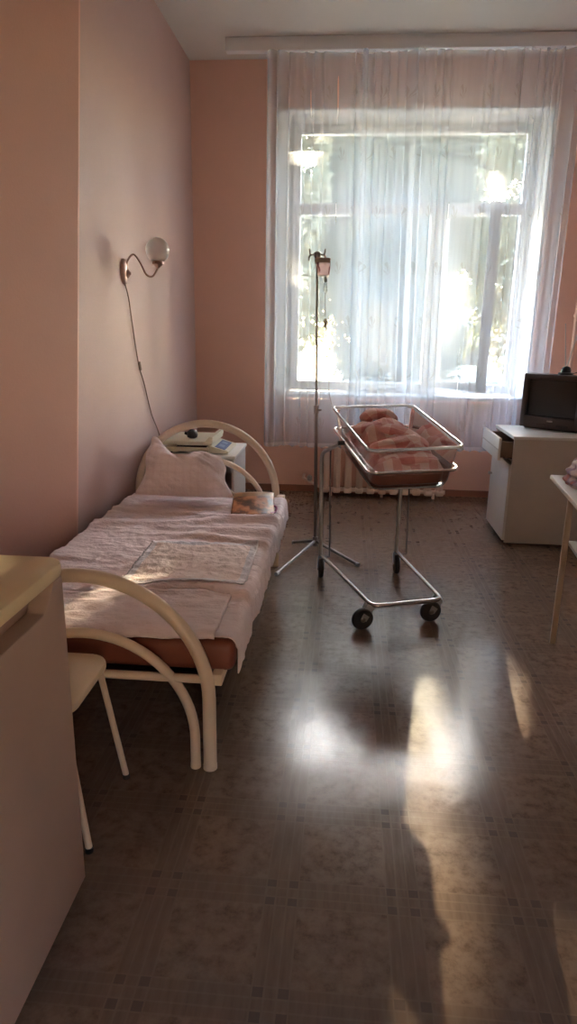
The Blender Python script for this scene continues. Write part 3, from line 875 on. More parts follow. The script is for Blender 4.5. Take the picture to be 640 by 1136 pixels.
# ------------------------------------------------------------------ drip stand
PX, PY = -.172, 4.532
st = empty('drip_stand', (PX, PY, 0), 'tall thin steel drip stand on a tripod base between bed and trolley', 'drip stand')
PT = (-.208, 4.532, 1.955)
def pole(z): return V((PX + (PT[0] - PX) * z / PT[2], PY, z))
m = MB(); m.tube([pole(.045), pole(.98)], .0115, 14); m.build('lower_pole', M['steel'], st)
m = MB(); m.tube([pole(.97), pole(1.94)], .0075, 12); m.build('upper_pole', M['steel'], st)
m = MB(); m.tube([pole(.945), pole(1.0)], .017, 14); m.tube([pole(.97), pole(.97) + V((.035, -.01, 0))], .006, 8); m.build('clamp_collar', M['steel'], st)
m = MB(); m.tube([pole(.02), pole(.085)], .019, 14); hub = m.build('hub', M['steel'], st)
for (x, y) in ((-.385, 3.955), (.122, 4.185), (-.335, 4.605)):
    p0 = pole(.055); d = V((x, y, .014)) - p0
    m = MB(); m.tube([p0, p0 + d * .92, p0 + d], [.0115, .0105, .0105], 10); lg = m.build('leg', M['steel'], st)
    m = MB(); m.tube([p0 + d * .965 - V((0, 0, .002)), p0 + d * 1.02 - V((0, 0, 0))], [.0135, .0135], 10); m.build('rubber_tip', M['fork'], lg)
m = MB()
t = pole(1.935)
m.lathe([(.010, -.03), (.022, .0), (.022, .018), (.012, .026)], t, (0, 0, 1), 14)
for s in (-1, 1):
    m.tube(smooth_path([t + V((s * .01, 0, .012)), t + V((s * .035, 0, .006)), t + V((s * .046, 0, .018)), t + V((s * .050, 0, .042))], 6), .005, 8)
    m.tube(smooth_path([t + V((s * .035, 0, .006)), t + V((s * .050, 0, -.004)), t + V((s * .054, 0, -.030))], 6), .005, 8)
m.build('hook_head', M['steel'], st)

bg = empty('drip_bag', (-.17, 4.515, 1.93), 'small pink drip bag with clear tubing hanging from the top of the stand', 'drip bag')
def bag_fn(sd):
    def f(u, v):
        a = 2 * u - 1
        w = .036 + .012 * v
        bul = .016 * (1 - a ** 4) * (sin(pi * min(1, max(0, v))) ** .5)
        return (-.166 + a * w - .004 * v, 4.515 + sd * bul, 1.815 + .085 * v)
    return f
m = MB(); m.grid(bag_fn(-1), 18, 18); m.grid(bag_fn(1), 18, 18); bmesh.ops.remove_doubles(m.bm, verts=list(m.bm.verts), dist=.0005)
m.build('bag', M['bag'], bg)
m = MB(); m.box((-.222, 4.506, 1.893), (-.124, 4.524, 1.922), .004); m.tube(smooth_path([(-.158, 4.515, 1.92), (-.158, 4.52, 1.934), (-.157, 4.532, 1.940)], 5), .003, 8); m.build('top_seal', M['tan'], bg)
m = MB(); m.box((-.205, 4.508, 1.808), (-.130, 4.522, 1.819), .003); m.build('bottom_seal', M['acrylic_rim'], bg)
m = MB(); m.tube(smooth_path([(-.200, 4.497, 1.895), (-.198, 4.494, 1.872), (-.190, 4.492, 1.855), (-.188, 4.494, 1.838)], 6), .0045, 8)
m.build('port_line', M['red_line'], bg)
m = MB(); m.tube([(-.126, 4.51, 1.87), (-.132, 4.508, 1.82)], .004, 8); m.build('port_line', M['red_line'], bg)
m = MB(); m.lathe([(.004, 0), (.008, -.012), (.010, -.030), (.005, -.036)], (-.151, 4.512, 1.812), (0, 0, 1), 12); m.build('spike', M['grey_plastic'], bg)
m = MB(); m.lathe([(.005, 0), (.011, -.008), (.012, -.050), (.006, -.066), (.003, -.075)], (-.151, 4.512, 1.776), (0, 0, 1), 14); m.build('drip_chamber', M['drip_tube'], bg)
m = MB(); m.tube(smooth_path([(-.151, 4.512, 1.70), (-.147, 4.512, 1.60), (-.143, 4.512, 1.53), (-.135, 4.512, 1.38), (-.112, 4.50, 1.20), (-.108, 4.49, 1.10), (-.092, 4.48, 1.03), (-.075, 4.47, .98)], 8), .0028, 8); m.build('tubing', M['drip_tube'], bg)
m = MB(); m.box((-.153, 4.502, 1.498), (-.133, 4.522, 1.556), .004); m.lathe([(.008, -.008), (.008, .008)], (-.141, 4.500, 1.53), (1, 0, 0), 12); m.build('roller_clamp', M['grey_plastic'], bg)

# ------------------------------------------------------------------ bassinet trolley + tub
RFL, RFR, RNR, RNL = V((-.076, 3.98, 1.051)), V((.406, 4.13, 1.058)), V((.598, 3.40, .945)), V((.127, 3.25, .921))
TC = (RFL + RFR + RNR + RNL) / 4
ta = ((RNL - RFL) + (RNR - RFR)).normalized()
tb = ((RFR - RFL) + (RNR - RNL)).normalized()
tb = (tb - ta * tb.dot(ta)).normalized()
tn = tb.cross(ta)
if tn.z < 0: tn = -tn
TL, TW = .77 / 2, .49 / 2
def T(a, b, d): return TC + ta * a + tb * b - tn * d
def rrect(la, lb, d, r, n=6):
    out = []
    for (sa, sb, a0) in ((1, 1, 0), (-1, 1, pi / 2), (-1, -1, pi), (1, -1, 3 * pi / 2)):
        for k in range(n + 1):
            a = a0 + pi / 2 * k / n
            out.append(T(sa * (la - r) + r * cos(a), sb * (lb - r) + r * sin(a), d))
    return out
tub = empty('bassinet_tub', tuple(T(0, 0, .235)), 'clear plastic baby bassinet tub resting tilted in the chrome trolley', 'bassinet')
m = MB()
rings = []
prof = [(.000, .000, .045), (.010, .012, .045), (.10, .022, .05), (.20, .034, .055), (.222, .042, .055), (.232, .060, .05)]
for (d, ins, r) in prof: rings.append(rrect(TL - ins, TW - ins, d, r))
K = len(rings[0])
vs = [p for rg in rings for p in rg]
fs = [(i * K + k, i * K + (k + 1) % K, (i + 1) * K + (k + 1) % K, (i + 1) * K + k) for i in range(len(rings) - 1) for k in range(K)]
fs.append(tuple((len(rings) - 1) * K + k for k in range(K)))
m._add(vs, fs); m.build('basin', M['acrylic'], tub)
m = MB(); m.tube(rrect(TL + .002, TW + .002, 0.0, .047, 8), .0085, 10, closed=True); m.build('rim', M['acrylic_rim'], tub)
m = MB(); m.tube(rrect(TL - .052, TW - .052, .229, .05, 8), .0045, 8, closed=True); m.build('bottom_edge', M['acrylic_rim'], tub)

tr = empty('bassinet_trolley', (.24, 3.68, 0), 'chrome bassinet trolley on four black casters in the middle of the floor', 'trolley')
m = MB(); m.tube(rrect(TL - .006, TW - .008, .122, .05, 8), .0085, 10, closed=True)
m.build('cradle_frame', M['chrome'], tr)
BFL, BNL, BNR, BFR = V((-.112, 4.00, .132)), V((.178, 3.235, .128)), V((.545, 3.37, .128)), V((.362, 4.13, .132))
m = MB(); m.tube(round_poly([BFL, BNL, BNR, BFR], .055, 8), .0125, 12); m.build('base_frame', M['chrome'], tr)
cl = T(-.10, -TW + .0, .122); cr = T(-.10, TW - .0, .122)
m = MB(); m.tube(round_poly([BFL + V((-.004, 0, -.02)), V((-.128, 4.00, .775)), cl + V((-.015, .02, -.005))], .05, 8), .0115, 12); m.build('post', M['dull_chrome'], tr)
m = MB(); m.tube(round_poly([BFR + V((-.004, 0, -.02)), V((.368, 4.13, .79)), cr + V((.012, .02, -.005))], .05, 8), .0115, 12); m.build('post', M['dull_chrome'], tr)
for (p, q) in ((V((-.062, 4.02, .118)), cl + V((-.01, .05, .0))), (V((.425, 4.14, .118)), cr + V((.0, .04, .0)))):
    m = MB(); m.tube(round_poly([p, V((p.x - .014, p.y, .80)), q], .03, 6), .0048, 8); m.build('brace_rod', M['steel'], tr)
for p, s in ((cl, -1), (cr, 1)):
    m = MB(); m.tube([p - tb * s * .010, p + tb * s * .030], .012, 12); m.build('pivot_knob', M['rubber'], tr)
for p, q in (((-.115, 4.0, .118), (-.06, 4.02, .118)), ((.36, 4.13, .118), (.425, 4.14, .118))):
    m = MB(); m.tube([p, q], .006, 8); m.build('rod_bracket', M['steel'], tr)
def caster(top, wheel_c, axle, fork_mat):
    root_l = MB()
    top, wc = V(top), V(wheel_c)
    ax = V(axle).normalized()
    m = MB(); m.tube([top + V((0, 0, .004)), V((top.x, top.y, wc.z + .062))], .010, 10)
    fwd = ax.cross(V((0, 0, 1)))
    for s in (-1, 1):
        a = V((top.x, top.y, wc.z + .066)) + ax * s * .017
        b = wc + ax * s * .0195
        side = (b - a).normalized().cross(ax) * .017
        m.hexa([a - side * 1.5 - ax * .002, a + side * 1.5 - ax * .002, a + side * 1.5 + ax * .002, a - side * 1.5 + ax * .002,
                b - side - ax * .002, b + side - ax * .002, b + side + ax * .002, b - side + ax * .002])
    m.box(V((top.x - .018, top.y - .018, wc.z + .058)), V((top.x + .018, top.y + .018, wc.z + .070)), .004)
    o = m.build('caster', fork_mat, tr)
    m = MB(); m.lathe([(.030, -.014), (.052, -.014), (.0568, -.008), (.058, 0), (.0568, .008), (.052, .014), (.030, .014)], wc, ax, 28); m.build('wheel', M['rubber'], o)
    m = MB(); m.lathe([(.008, -.022), (.016, -.0145), (.016, .0145), (.008, .022)], wc, ax, 18); m.build('wheel_hub', M['steel'], o)
    root_l.bm.free()
caster((.166, 3.265, .122), (.130, 3.232, .0583), (.35, -.92, 0), M['fork'])
caster((.532, 3.405, .122), (.492, 3.375, .0583), (.30, -.95, 0), M['fork'])
caster((-.112, 4.00, .115), (-.112, 3.962, .0583), (1, .10, 0), M['fork_blue'])
caster((.362, 4.13, .115), (.362, 4.092, .0583), (1, .12, 0), M['fork_blue'])

# mattress and blanket in the tub
m = MB()
rg = [rrect(TL - .085, TW - .075, .226, .04), rrect(TL - .062, TW - .056, .210, .05), rrect(TL - .058, TW - .052, .160, .05), rrect(TL - .075, TW - .065, .146, .05)]
vs = [p for r_ in rg for p in r_]
fs = [(i * K + k, i * K + (k + 1) % K, (i + 1) * K + (k + 1) % K, (i + 1) * K + k) for i in range(3) for k in range(K)]
fs += [tuple(range(K))[::-1], tuple(3 * K + k for k in range(K))]
m._add(vs, fs)
tag(m.build('bassinet_mattress', M['mattress']), 'thin dark red mattress in the bottom of the clear bassinet tub', 'mattress')

def blanket():
    root = empty('plaid_blanket', tuple(T(0, 0, .14)), 'bunched red and cream plaid baby blanket heaped in the bassinet tub', 'blanket')
    lumps = [(-.16, -.03, .125, .14, .13), (.02, .06, .085, .16, .10), (.18, .10, .055, .12, .09), (.20, -.08, .045, .12, .10), (-.05, -.10, .065, .14, .07), (-.26, .08, .07, .08, .09)]
    def fn(u, v):
        a = (u - .5) * 2 * (TL - .066); b = (v - .5) * 2 * (TW - .062)
        eu, ev = min(u, 1 - u), min(v, 1 - v)
        e = min(1, min(eu, ev) / .06)
        h = 0
        for (la, lb, hh, wa, wb) in lumps: h += .72 * hh * exp(-((a - la) / wa) ** 2 - ((b - lb) / wb) ** 2)
        h += .022 * noise.noise(V((a * 9, b * 11, 2))) + .014 * abs(noise.noise(V((a * 17 + b * 9, b * 12, 5)))) + .018
        h += .012 * sin(a * 34 + b * 26)
        return T(a, b, .144 - max(.003, h * e))
    grid_uv('spread', fn, 90, 60, M['plaid'], 0, 0, 1.6, root)
    # a thick fold lying across the heap and over the left rail
    def roll(path, ra, rb):
        P = smooth_path(path, 8); n = 18
        def f(u, v):
            k = u * (len(P) - 1); i = min(int(k), len(P) - 2); p = P[i].lerp(P[i + 1], k - i)
            t = (P[i + 1] - P[i]).normalized(); s = tn.cross(t).normalized(); w = t.cross(s)
            e = sqrt(max(0.0, 1 - (2 * u - 1) ** 6)) * .9 + .1
            an = 2 * pi * v
            wob = 1 + .22 * noise.noise(V((u * 5, cos(an) * 1.2, sin(an) * 1.2)))
            return p + (s * cos(an) * ra + w * sin(an) * rb) * e * wob
        return f
    grid_uv('fold', roll([T(-.16, -.195, .085), T(-.14, -.15, .070), T(-.10, -.06, .050), T(-.04, .06, .060), T(.04, .15, .090)], .070, .034), 50, 25, M['plaid'], 0, 0, 1.3, root)
    grid_uv('fold', roll([T(-.28, -.09, .06), T(-.29, -.03, .02), T(-.28, .05, .025), T(-.26, .11, .07)], .050, .032), 40, 25, M['plaid'], 0, 0, 1.0, root)
    grid_uv('fold', roll([T(.08, -.15, .105), T(.11, -.05, .075), T(.10, .08, .062), T(.12, .165, .095)], .06, .034), 40, 25, M['plaid'], 0, 0, 1.1, root)
    grid_uv('fold', roll([T(.24, -.16, .135), T(.235, -.05, .112), T(.24, .09, .108), T(.22, .165, .130)], .055, .030), 40, 25, M['plaid'], 0, 0, 1.2, root)
blanket()

# ------------------------------------------------------------------ TV cabinet, TV, aerial
CX0, CX1, CY0, CY1, CZ = 1.175, 2.02, 4.795, 5.38, .79
cb = empty('side_cabinet', (1.6, 5.09, 0), 'white laminate cabinet with a pulled out drawer under the television', 'cabinet')
m = MB(); m.box((CX0 + .004, CY0 - .004, CZ - .022), (CX1, CY1 + .004, CZ), .002); m.build('top', M['white_top'], cb)
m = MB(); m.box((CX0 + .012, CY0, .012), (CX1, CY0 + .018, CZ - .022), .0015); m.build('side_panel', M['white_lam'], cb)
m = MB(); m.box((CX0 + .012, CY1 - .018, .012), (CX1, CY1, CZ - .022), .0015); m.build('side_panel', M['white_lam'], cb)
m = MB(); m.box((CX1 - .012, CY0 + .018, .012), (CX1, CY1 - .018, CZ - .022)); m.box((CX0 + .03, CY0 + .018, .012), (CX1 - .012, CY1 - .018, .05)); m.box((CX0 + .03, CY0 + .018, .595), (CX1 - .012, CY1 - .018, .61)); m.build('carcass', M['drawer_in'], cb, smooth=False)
m = MB(); m.box((CX0 - .006, CY0 + .004, .03), (CX0 + .012, CY1 - .004, .59), .002); dr = m.build('door', M['white_top'], cb)
m = MB(); m.lathe([(.008, 0), (.008, .012), (.014, .018), (.012, .026)], (CX0 - .006, CY1 - .06, .42), (-1, 0, 0), 14); m.build('knob', M['dull_chrome'], dr)
dx = .085
m = MB(); m.box((CX0 - dx - .006, CY0 + .010, .615), (CX0 - dx + .012, CY1 - .010, .772), .002); df = m.build('drawer', M['white_top'], cb)
m = MB()
for y in (CY0 + .03, CY1 - .042): m.box((CX0 - dx + .012, y, .635), (CX0 + .38, y + .012, .745))
m.box((CX0 - dx + .012, CY0 + .03, .632), (CX0 + .38, CY1 - .03, .638)); m.box((CX0 + .37, CY0 + .03, .635), (CX0 + .38, CY1 - .03, .745))
m.build('drawer_box', M['drawer_in'], df, smooth=False)
m = MB(); m.box((CX0 - dx - .009, CY0 + .012, .688), (CX0 - dx - .005, CY1 - .012, .696)); m.build('groove_strip', M['white_lam'], df, smooth=False)
for x in (CX0 + .03, CX1 - .06):
    for y in (CY0 + .01, CY1 - .05):
        m = MB(); m.box((x, y, 0), (x + .035, y + .035, .014), .002); m.build('glide_foot', M['rubber'], cb, smooth=False)

tA = radians(-40)
tvc = V((1.505, 5.125, CZ))        # middle of the front bottom edge
TM = Matrix.Translation(tvc) @ Matrix.Rotation(tA, 4, 'Z')
tv = empty('television', tuple(tvc + V((.1, .12, 0))), 'small dark grey tube television standing on the white cabinet', 'television')
w, hh = .465, .405
m = MB()
m.box((-w / 2, .03, .012), (w / 2, .13, hh), .012, 3, TM)
q = [(-w / 2 + .004, .12, .015), (w / 2 - .004, .12, .015), (w / 2 - .09, .38, .03), (-w / 2 + .09, .38, .03), (-w / 2 + .004, .12, hh - .004), (w / 2 - .004, .12, hh - .004), (w / 2 - .09, .38, hh - .10), (-w / 2 + .09, .38, hh - .10)]
m.hexa([TM @ V(p) for p in q])
m.box((-w / 2 + .02, .04, 0.0005), (w / 2 - .02, .30, .016), .003, 2, TM)
m.build('case', M['tv_case'], tv)
m = MB()
sx0, sx1, sz0, sz1 = -.195, .180, .095, .365
m.box((-w / 2, 0, .012), (sx0, .04, hh), .006, 2, TM); m.box((sx1, 0, .012), (w / 2, .04, hh), .006, 2, TM)
m.box((sx0 - .008, .001, sz1), (sx1 + .008, .04, hh), .005, 2, TM); m.box((sx0 - .008, .001, .012), (sx1 + .008, .04, sz0), .005, 2, TM)
bz = m.build('front_bezel', M['tv_bezel'], tv)
m = MB()
def scr(u, v):
    a, b = 2 * u - 1, 2 * v - 1
    return TM @ V((sx0 + (sx1 - sx0) * u, .030 - .016 * (1 - a * a * .8) * (1 - b * b * .8), sz0 + (sz1 - sz0) * v))
m.grid(scr, 24, 20); m.build('screen', M['screen'], tv)
m = MB(); m.box((-.022, -.003, .062), (.022, .003, .072), .002, 2, TM); m.build('badge', M['tv_logo'], bz, smooth=False)
m = MB(); m.box((.05, -.002, .030), (.14, .002, .046), .001, 2, TM); m.build('control_flap', M['black_plastic'], bz, smooth=False)
m = MB()
for k in range(4): m.box((-.14 + k * .03, -.004, .032), (-.122 + k * .03, .002, .042), .002, 2, TM)
m.build('buttons', M['tv_case'], bz, smooth=False)

ab = TM @ V((.035, .10, hh))
an = empty('indoor_aerial', tuple(ab), 'black indoor aerial with two thin rods standing on the television', 'aerial')
m = MB(); m.lathe([(.052, .0005), (.054, .006), (.050, .014), (.034, .017)], ab, (0, 0, 1), 24)
m.lathe([(.034, .012), (.036, .030), (.030, .048), (.018, .058), (.001, .061)], ab, (0, 0, 1), 20); m.build('base', M['black_plastic'], an)
for (dx_, dy_, L) in ((-.030, .02, .30), (.055, .01, .27)):
    p0 = ab + V((.004 if dx_ > 0 else -.006, 0, .055)); p1 = p0 + V((dx_, dy_, L))
    m = MB(); m.tube([p0, p0.lerp(p1, .5), p0.lerp(p1, .502), p1], [.0046, .0046, .0034, .0030], 8); m.lathe([(.0045, -.004), (.0045, .004)], p1, (0, 0, 1), 8); m.build('rod', M['dull_chrome'], an)
m = MB(); e0 = ab + V((.045, -.01, .008)); e1 = TM @ V((.20, .12, hh + .003)); m.tube(smooth_path([e0, e0.lerp(e1, .4) + V((0, 0, .012)), e1, TM @ V((.225, .16, hh - .004))], 6), .003, 8); m.build('cable', M['black_plastic'], an)

# ------------------------------------------------------------------ changing table on the right
QA = radians(6.0)
QM = Matrix.Translation((.985, 3.245, 0)) @ Matrix.Rotation(-QA, 4, 'Z')      # local +x right, -y towards the camera
ct = empty('changing_table', (1.35, 2.85, 0), 'white changing table with a lower shelf at the right edge', 'table')
TZ2 = .842
m = MB(); m.box((0, -.80, TZ2 - .022), (.62, 0, TZ2), .006, 2, QM); m.build('tabletop', M['white_top'], ct)
for (x, y) in ((.095, -.055), (.555, -.055), (.095, -.75), (.555, -.75)):
    m = MB(); m.box((x - .013, y - .010, .0), (x + .013, y + .010, TZ2 - .022), .002, 2, QM); m.build('leg', M['table_leg'], ct)
m = MB(); m.box((.095, -.745, .775), (.109, -.06, TZ2 - .022), .002, 2, QM); m.box((.545, -.745, .775), (.559, -.06, TZ2 - .022), .002, 2, QM); m.box((.10, -.065, .775), (.55, -.05, TZ2 - .022), .002, 2, QM); m.build('apron', M['table_leg'], ct)
m = MB(); m.box((.108, -.75, .515), (.542, -.04, .533), .003, 2, QM); m.build('shelf', M['white_top'], ct)

def bundle():
    c = QM @ V((.185, -.215, TZ2))
    m = MB()
    def f(u, v):
        a = 2 * pi * u; t = v
        r = (1 - t ** 4) ** .5 if t < 1 else 0
        rr = max(r, .0)
        k = 1 + .14 * noise.noise(V((cos(a) * 1.7, sin(a) * 1.7, t * 2.5))) + .05 * sin(t * 22 + 2 * cos(a))
        x = .155 * cos(a) * rr * k * (1 - .10 * t); y = .20 * sin(a) * rr * k
        x, y = (abs(x) ** .9) * (1 if x > 0 else -1) * .83, y
        z = .002 + .128 * t * (1 + .15 * noise.noise(V((x * 12, y * 12, 1))))
        return QM.to_3x3() @ V((x, y, 0)) + V((c.x, c.y, c.z + z))
    m.grid(f, 64, 34, closed_u=True)
    bmesh.ops.holes_fill(m.bm, edges=list(m.bm.edges), sides=0)
    o = m.build('folded_cloth', M['lilac'])
    tag(o, 'bundled lilac floral cloth lying on the changing table at the right', 'cloth')
bundle()

# ------------------------------------------------------------------ fridge and stool
fr = empty('small_fridge', (-.93, 1.20, 0), 'small cream fridge in the left foreground with a gold-lit top', 'refrigerator')
FX, FYa, FYb = -.655, .935, 1.49
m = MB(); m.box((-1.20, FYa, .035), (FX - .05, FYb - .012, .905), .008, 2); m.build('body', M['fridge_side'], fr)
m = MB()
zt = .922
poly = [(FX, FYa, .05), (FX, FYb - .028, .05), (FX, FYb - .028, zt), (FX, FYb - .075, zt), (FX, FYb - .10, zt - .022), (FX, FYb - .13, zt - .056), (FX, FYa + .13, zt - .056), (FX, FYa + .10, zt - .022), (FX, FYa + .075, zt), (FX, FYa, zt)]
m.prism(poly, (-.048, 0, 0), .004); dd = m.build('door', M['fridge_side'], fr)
m = MB()
lid = []
R_ = .05
for (cx_, cy_, a0) in ((FX - R_ + .004, FYb - R_, 0), (-1.21 + .02, FYb - .02, pi / 2), (-1.21 + .02, FYa + .02, pi), (FX - R_ + .004, FYa + R_, 3 * pi / 2)):
    rr = R_ if cx_ > -1 else .02
    for k in range(7):
        a = a0 + pi / 2 * k / 6
        lid.append((cx_ + rr * cos(a), cy_ + rr * sin(a), .924))
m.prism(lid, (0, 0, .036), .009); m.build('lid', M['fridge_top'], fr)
m = MB(); m.box((-1.19, FYa + .01, .86), (FX - .060, FYb - .03, .926)); m.build('handle_recess', M['recess'], fr, smooth=False)
for x in (-1.16, -.74):
    for y in (FYa + .04, FYb - .05):
        m = MB(); m.lathe([(.018, 0), (.018, .036)], (x, y, 0), (0, 0, 1), 12); m.build('foot', M['rubber'], fr)
m = MB(); m.box((-1.12, FYb - .055, .959), (-.86, FYb - .030, .963), .001); m.build('top_seam', M['dark_gap'], fr, smooth=False)

sl = empty('stool', (-.90, 1.79, 0), 'cream stool with a rounded seat tucked between the fridge and bed foot', 'stool')
m = MB()
sx0, sx1, sy0, sy1, sz = -1.075, -.735, 1.615, 1.972, .452
se = []
R_ = .07
for (cx_, cy_, a0) in ((sx1 - R_, sy1 - R_, 0), (sx0 + R_, sy1 - R_, pi / 2), (sx0 + R_, sy0 + R_, pi), (sx1 - R_, sy0 + R_, 3 * pi / 2)):
    for k in range(9):
        a = a0 + pi / 2 * k / 8
        se.append((cx_ + R_ * cos(a), cy_ + R_ * sin(a), sz - .028))
m.prism(se, (0, 0, .028), .009); m.build('seat', M['stool'], sl)
m = MB(); m.tube(round_poly([(sx0 + .03, sy0 + .03, sz - .036), (sx1 - .03, sy0 + .03, sz - .036), (sx1 - .03, sy1 - .03, sz - .036), (sx0 + .03, sy1 - .03, sz - .036)], .05, 6, closed=True), .009, 10, closed=True); m.build('seat_frame', M['cream_tube'], sl)
for (x, y, ex, ey) in ((sx1 - .035, sy1 - .035, -.700, 1.945), (sx1 - .035, sy0 + .035, -.702, 1.605), (sx0 + .035, sy1 - .035, -1.11, 1.945), (sx0 + .035, sy0 + .035, -1.11, 1.605)):
    m = MB(); m.tube([(x, y, sz - .03), (ex, ey, .01)], .0105, 12); lg = m.build('leg', M['cream_tube'], sl)
    m = MB(); m.lathe([(.0125, 0.0), (.0125, .016)], (ex, ey, 0), (0, 0, 1), 12); m.build('rubber_foot', M['rubber'], lg)

# ------------------------------------------------------------------ outdoors
m = MB(); m.box((-60, -60, -.9), (60, 90, -.55)); m.build('ground', M['ground'], smooth=False)['kind'] = 'structure'
SUN_EL, SUN_AZ = radians(SUN_ELEV) if 'SUN_ELEV' in globals() else radians(22.0), radians(7.5)
SD = V((sin(SUN_AZ) * cos(SUN_EL), cos(SUN_AZ) * cos(SUN_EL), sin(SUN_EL)))
BEAMS = [(V((.27, 1.35, 0)), .10), (V((.28, 1.60, 0)), .10), (V((.30, 1.85, 0)), .09), (V((.335, 2.15, 0)), .085), (V((.37, 2.45, 0)), .075), (V((.62, 1.70, 0)), .015), (V((.60, 1.45, 0)), .025), (V((.58, 1.2, 0)), .025),
         (V((.70, 2.50, 0)), .05), (V((.74, 2.78, 0)), .055), (V((.47, 3.1, 0)), .0),
         (V((-.935, 2.08, .49)), .025), (V((-.92, 2.16, .49)), .025), (V((-.905, 2.24, .49)), .02), (V((-.89, 2.32, .49)), .02), (V((-.87, 2.42, .49)), .015), (V((-.80, 2.08, .49)), .012), (V((-.79, 2.17, .49)), .012), (V((-.775, 2.26, .49)), .01), (V((-.80, 2.56, .49)), .025), (V((-.78, 2.68, .49)), .03), (V((-.785, 3.02, .49)), .02), (V((-.72, 3.2, .49)), .015),
         (V((.50, 3.42, .93)), .05), (V((-.40, 5.8, 2.9)), .12), (V((-.57, 6.33, 2.05)), .10), (V((-.57, 6.33, 1.80)), .09), (V((1.1, 5.8, 2.55)), .07), (V((.9, 5.9, 1.75)), .06),
         (V((-1.0, 1.05, .96)), .03), (V((-.92, 1.22, .96)), .03), (V((-.80, 1.15, .96)), .02), (V((-.84, 1.38, .96)), .02), (V((-.85, 1.75, .45)), .02), (V((-.80, 1.88, .45)), .01), (V((-.85, 2.03, .71)), .01), (V((-.72, 2.03, .70)), .005)]  # leaves cut away along sun lanes so light lands on these spots
# breaks cut in crowns along view lines for bright sky: x, y, z, radius
GAPS = [(-0.84, 12.8, 4.36, 0.24), (-0.72, 12.8, 4.10, 0.18), (2.36, 12.8, 3.70, 0.22), (2.72, 12.8, 3.82, 0.18), (1.96, 12.8, 2.40, 0.15), (2.04, 12.8, 1.74, 0.18), (2.60, 12.8, 1.50, 0.11), (2.00, 12.8, 4.70, 0.09),
        (-1.12, 17.0, 5.30, 0.32), (-0.96, 17.0, 4.95, 0.23), (3.13, 17.0, 4.42, 0.29), (3.61, 17.0, 4.58, 0.23), (2.60, 17.0, 2.70, 0.20), (2.71, 17.0, 1.82, 0.23), (3.45, 17.0, 1.50, 0.15), (2.66, 17.0, 5.75, 0.12),
        (-1.51, 23.0, 6.64, 0.43), (-1.29, 23.0, 6.17, 0.32), (4.24, 23.0, 5.45, 0.40), (4.89, 23.0, 5.67, 0.32), (3.52, 23.0, 3.12, 0.28), (3.67, 23.0, 1.93, 0.32), (4.67, 23.0, 1.50, 0.20), (3.59, 23.0, 7.25, 0.16)]
def lit(p):
    for (b, r) in BEAMS:
        d = p - b
        t_ = d.dot(SD)
        if t_ > 0 and (d - SD * t_).length < r + .025: return True
    for (gx_, gy_, gz_, r) in GAPS:
        if abs(p.y - gy_) < 2.6 and math.hypot(p.x - gx_, p.z - gz_) < r + .1 * noise.noise(p * 2): return True
    return False
def tree(name, base, crown, n, leaf, mat, label, size=.12, density_fn=None):
    root = empty(name, base, label, 'tree', 'trees outside the window')
    rnd = random.Random(hash(label) % 1000 if False else sum(map(ord, label)) + n)
    (cx_, cy_, cz_), (rx, ry, rz) = crown
    m = MB()
    b = V(base)
    m.tube(smooth_path([b, b + V((.08, .05, (cz_ - b.z) * .4)), V((cx_ + .1, cy_, cz_ - rz * .2)), V((cx_, cy_, cz_ + rz * .6))], 6), [.17 - .006 * k for k in range(19)], 10)
    for k in range(9):
        a = rnd.uniform(0, 2 * pi); z = cz_ - rz * .5 + rnd.uniform(0, rz)
        m.tube([(cx_ + .05, cy_, z), (cx_ + cos(a) * rx * .4, cy_ + sin(a) * ry * .4, z + .5), (cx_ + cos(a) * rx * .75, cy_ + sin(a) * ry * .75, z + .7)], [.06, .04, .015], 7)
    m.build('trunk', M['bark'], root)
    verts, faces = [], []
    cnt = 0
    while cnt < n:
        d = V((rnd.gauss(0, 1), rnd.gauss(0, 1), rnd.gauss(0, 1))).normalized() * (rnd.random() ** .42)
        p = V((cx_ + d.x * rx, cy_ + d.y * ry, cz_ + d.z * rz))
        if p.z < -.5: continue
        cl_ = noise.noise(p * 1.1 + V((n * .01, 0, 0)))
        if cl_ < -.12 and rnd.random() < .75: continue
        cnt += 1
        if lit(p): continue
        e1 = V((rnd.gauss(0, 1), rnd.gauss(0, 1), rnd.gauss(0, 1))).normalized()
        e2 = e1.orthogonal().normalized()
        s = size * rnd.uniform(.7, 1.35)
        i = len(verts)
        q_ = p - o_loc(root)
        verts += [q_ - e1 * s, q_ + e2 * s * .42 - e1 * s * .1, q_ + e1 * s, q_ - e2 * s * .42 - e1 * s * .1]
        faces.append((i, i + 1, i + 2, i + 3))
    me = bpy.data.meshes.new('crown'); me.from_pydata(verts, [], faces); me.materials.append(mat)
    o = bpy.data.objects.new('crown', me); COL.objects.link(o); o.parent = root
def o_loc(o): return o.location
GZ = -.55
tree('broad_tree', (.2, 17.0, GZ), ((.6, 17.0, 5.2), (3.8, 2.0, 3.8)), 60000, None, M['leaf_a'], 'broad leafy tree straight behind the middle of the window', .095)
tree('yellowing_tree', (3.5, 12.9, GZ), ((3.45, 12.9, 3.9), (1.35, 1.7, 3.6)), 15000, None, M['leaf_b'], 'yellowing tree seen through the open sash on the right', .085)
tree('slender_tree', (-1.5, 12.6, GZ), ((-1.45, 12.6, 4.2), (1.1, 1.6, 3.9)), 14000, None, M['leaf_b'], 'pale slender tree at the left edge of the window', .085)
tree('bushy_tree', (.9, 12.8, GZ), ((.9, 12.8, 1.3), (1.2, 1.3, 2.4)), 15000, None, M['leaf_c'], 'low grey green bushy tree filling the lower middle pane', .08)
tree('tall_tree', (1.6, 23.0, GZ), ((1.6, 23.0, 6.5), (5.5, 2.5, 6.5)), 40000, None, M['leaf_a'], 'tall tree rising highest behind the others', .15)

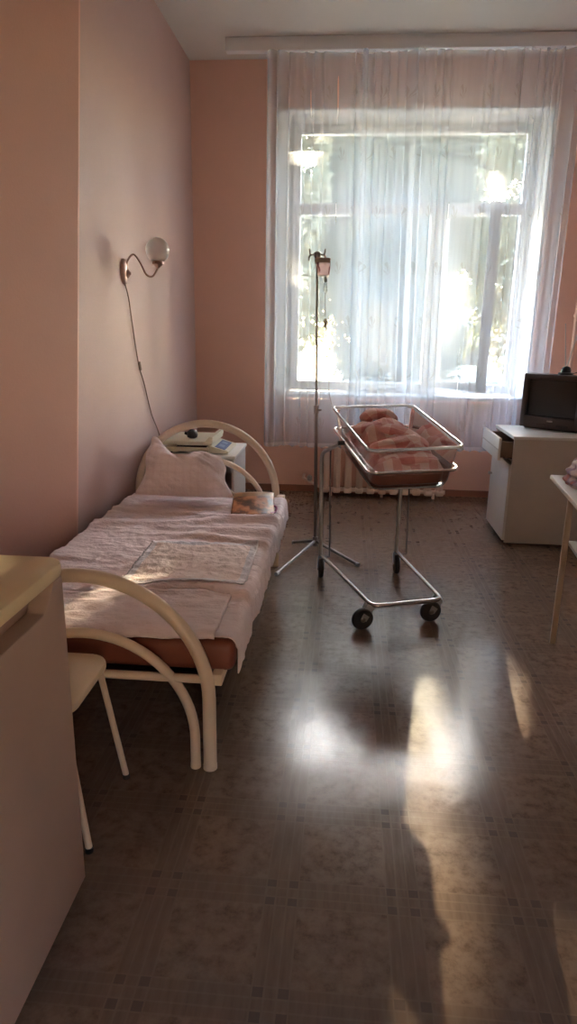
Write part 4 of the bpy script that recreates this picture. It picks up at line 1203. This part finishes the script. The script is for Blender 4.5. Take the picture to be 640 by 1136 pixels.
bd = empty('outbuilding', (4.5, 30, GZ), 'low pale outbuilding with a grey roof beyond the trees', 'building')
m = MB(); m.box((1.0, 29, GZ), (10, 34, 1.6)); m.build('wall', M['stucco'], bd, smooth=False)
m = MB(); m.prism([(.7, 28.6, 1.6), (.7, 34.4, 1.6), (.7, 31.5, 3.0)], (9.6, 0, 0)); m.build('roof', M['slate'], bd, smooth=False)
for x in (2.2, 4.6, 7.0):
    m = MB(); m.box((x, 28.97, .1), (x + .9, 29.02, 1.1), .01); m.build('window', M['dark_win'], bd, smooth=False)

# ------------------------------------------------------------------ light
w = bpy.data.worlds.new('sky'); SC.world = w; w.use_nodes = True
nt = w.node_tree; nt.nodes.clear()
sky = nt.nodes.new('ShaderNodeTexSky'); sky.sky_type = 'NISHITA'; sky.sun_disc = False
sky.sun_elevation = SUN_EL; sky.sun_rotation = SUN_AZ
sky.air_density = 1.0; sky.dust_density = 1.2; sky.ozone_density = 1.0
bgn = nt.nodes.new('ShaderNodeBackground'); bgn.inputs[1].default_value = 1.6
wo = nt.nodes.new('ShaderNodeOutputWorld')
nt.links.new(sky.outputs[0], bgn.inputs[0]); nt.links.new(bgn.outputs[0], wo.inputs[0])
ld = bpy.data.lights.new('sun', 'SUN'); ld.energy = 60.0; ld.angle = radians(.53); ld.color = (1.0, .80, .54)
lo = bpy.data.objects.new('sun', ld); COL.objects.link(lo)
lo.rotation_euler = SD.to_track_quat('Z', 'Y').to_euler(); lo.location = SD * 30

# ------------------------------------------------------------------ camera
cam = bpy.data.cameras.new('camera'); co = bpy.data.objects.new('camera', cam); COL.objects.link(co)
R = ((0.9963235, 0.08432042, 0.01515061), (-0.03681645, 0.26173092, 0.96443842), (-0.07735647, 0.96145046, -0.26387305))
mw = Matrix.Identity(4)
for r_ in range(3):
    mw[r_][0] = R[0][r_]; mw[r_][1] = R[1][r_]; mw[r_][2] = -R[2][r_]
mw[2][3] = 1.5
co.matrix_world = mw
cam.sensor_fit = 'VERTICAL'; cam.sensor_height = 24.0; cam.sensor_width = 24.0 * 640 / 1136
cam.lens = 750 / 1136 * 24.0
cam.clip_start = .02; cam.clip_end = 300
SC.camera = co

SC.view_settings.view_transform = 'Standard'
SC.view_settings.look = 'None'
SC.view_settings.gamma = 1.0
SC.view_settings.use_curve_mapping = False
SC.view_settings.exposure = 1.75
SC.cycles.use_denoising = True
SC.cycles.max_bounces = 14
SC.cycles.diffuse_bounces = 6
SC.cycles.glossy_bounces = 5
SC.cycles.transmission_bounces = 8
SC.cycles.transparent_max_bounces = 32
SC.cycles.sample_clamp_indirect = 6.0
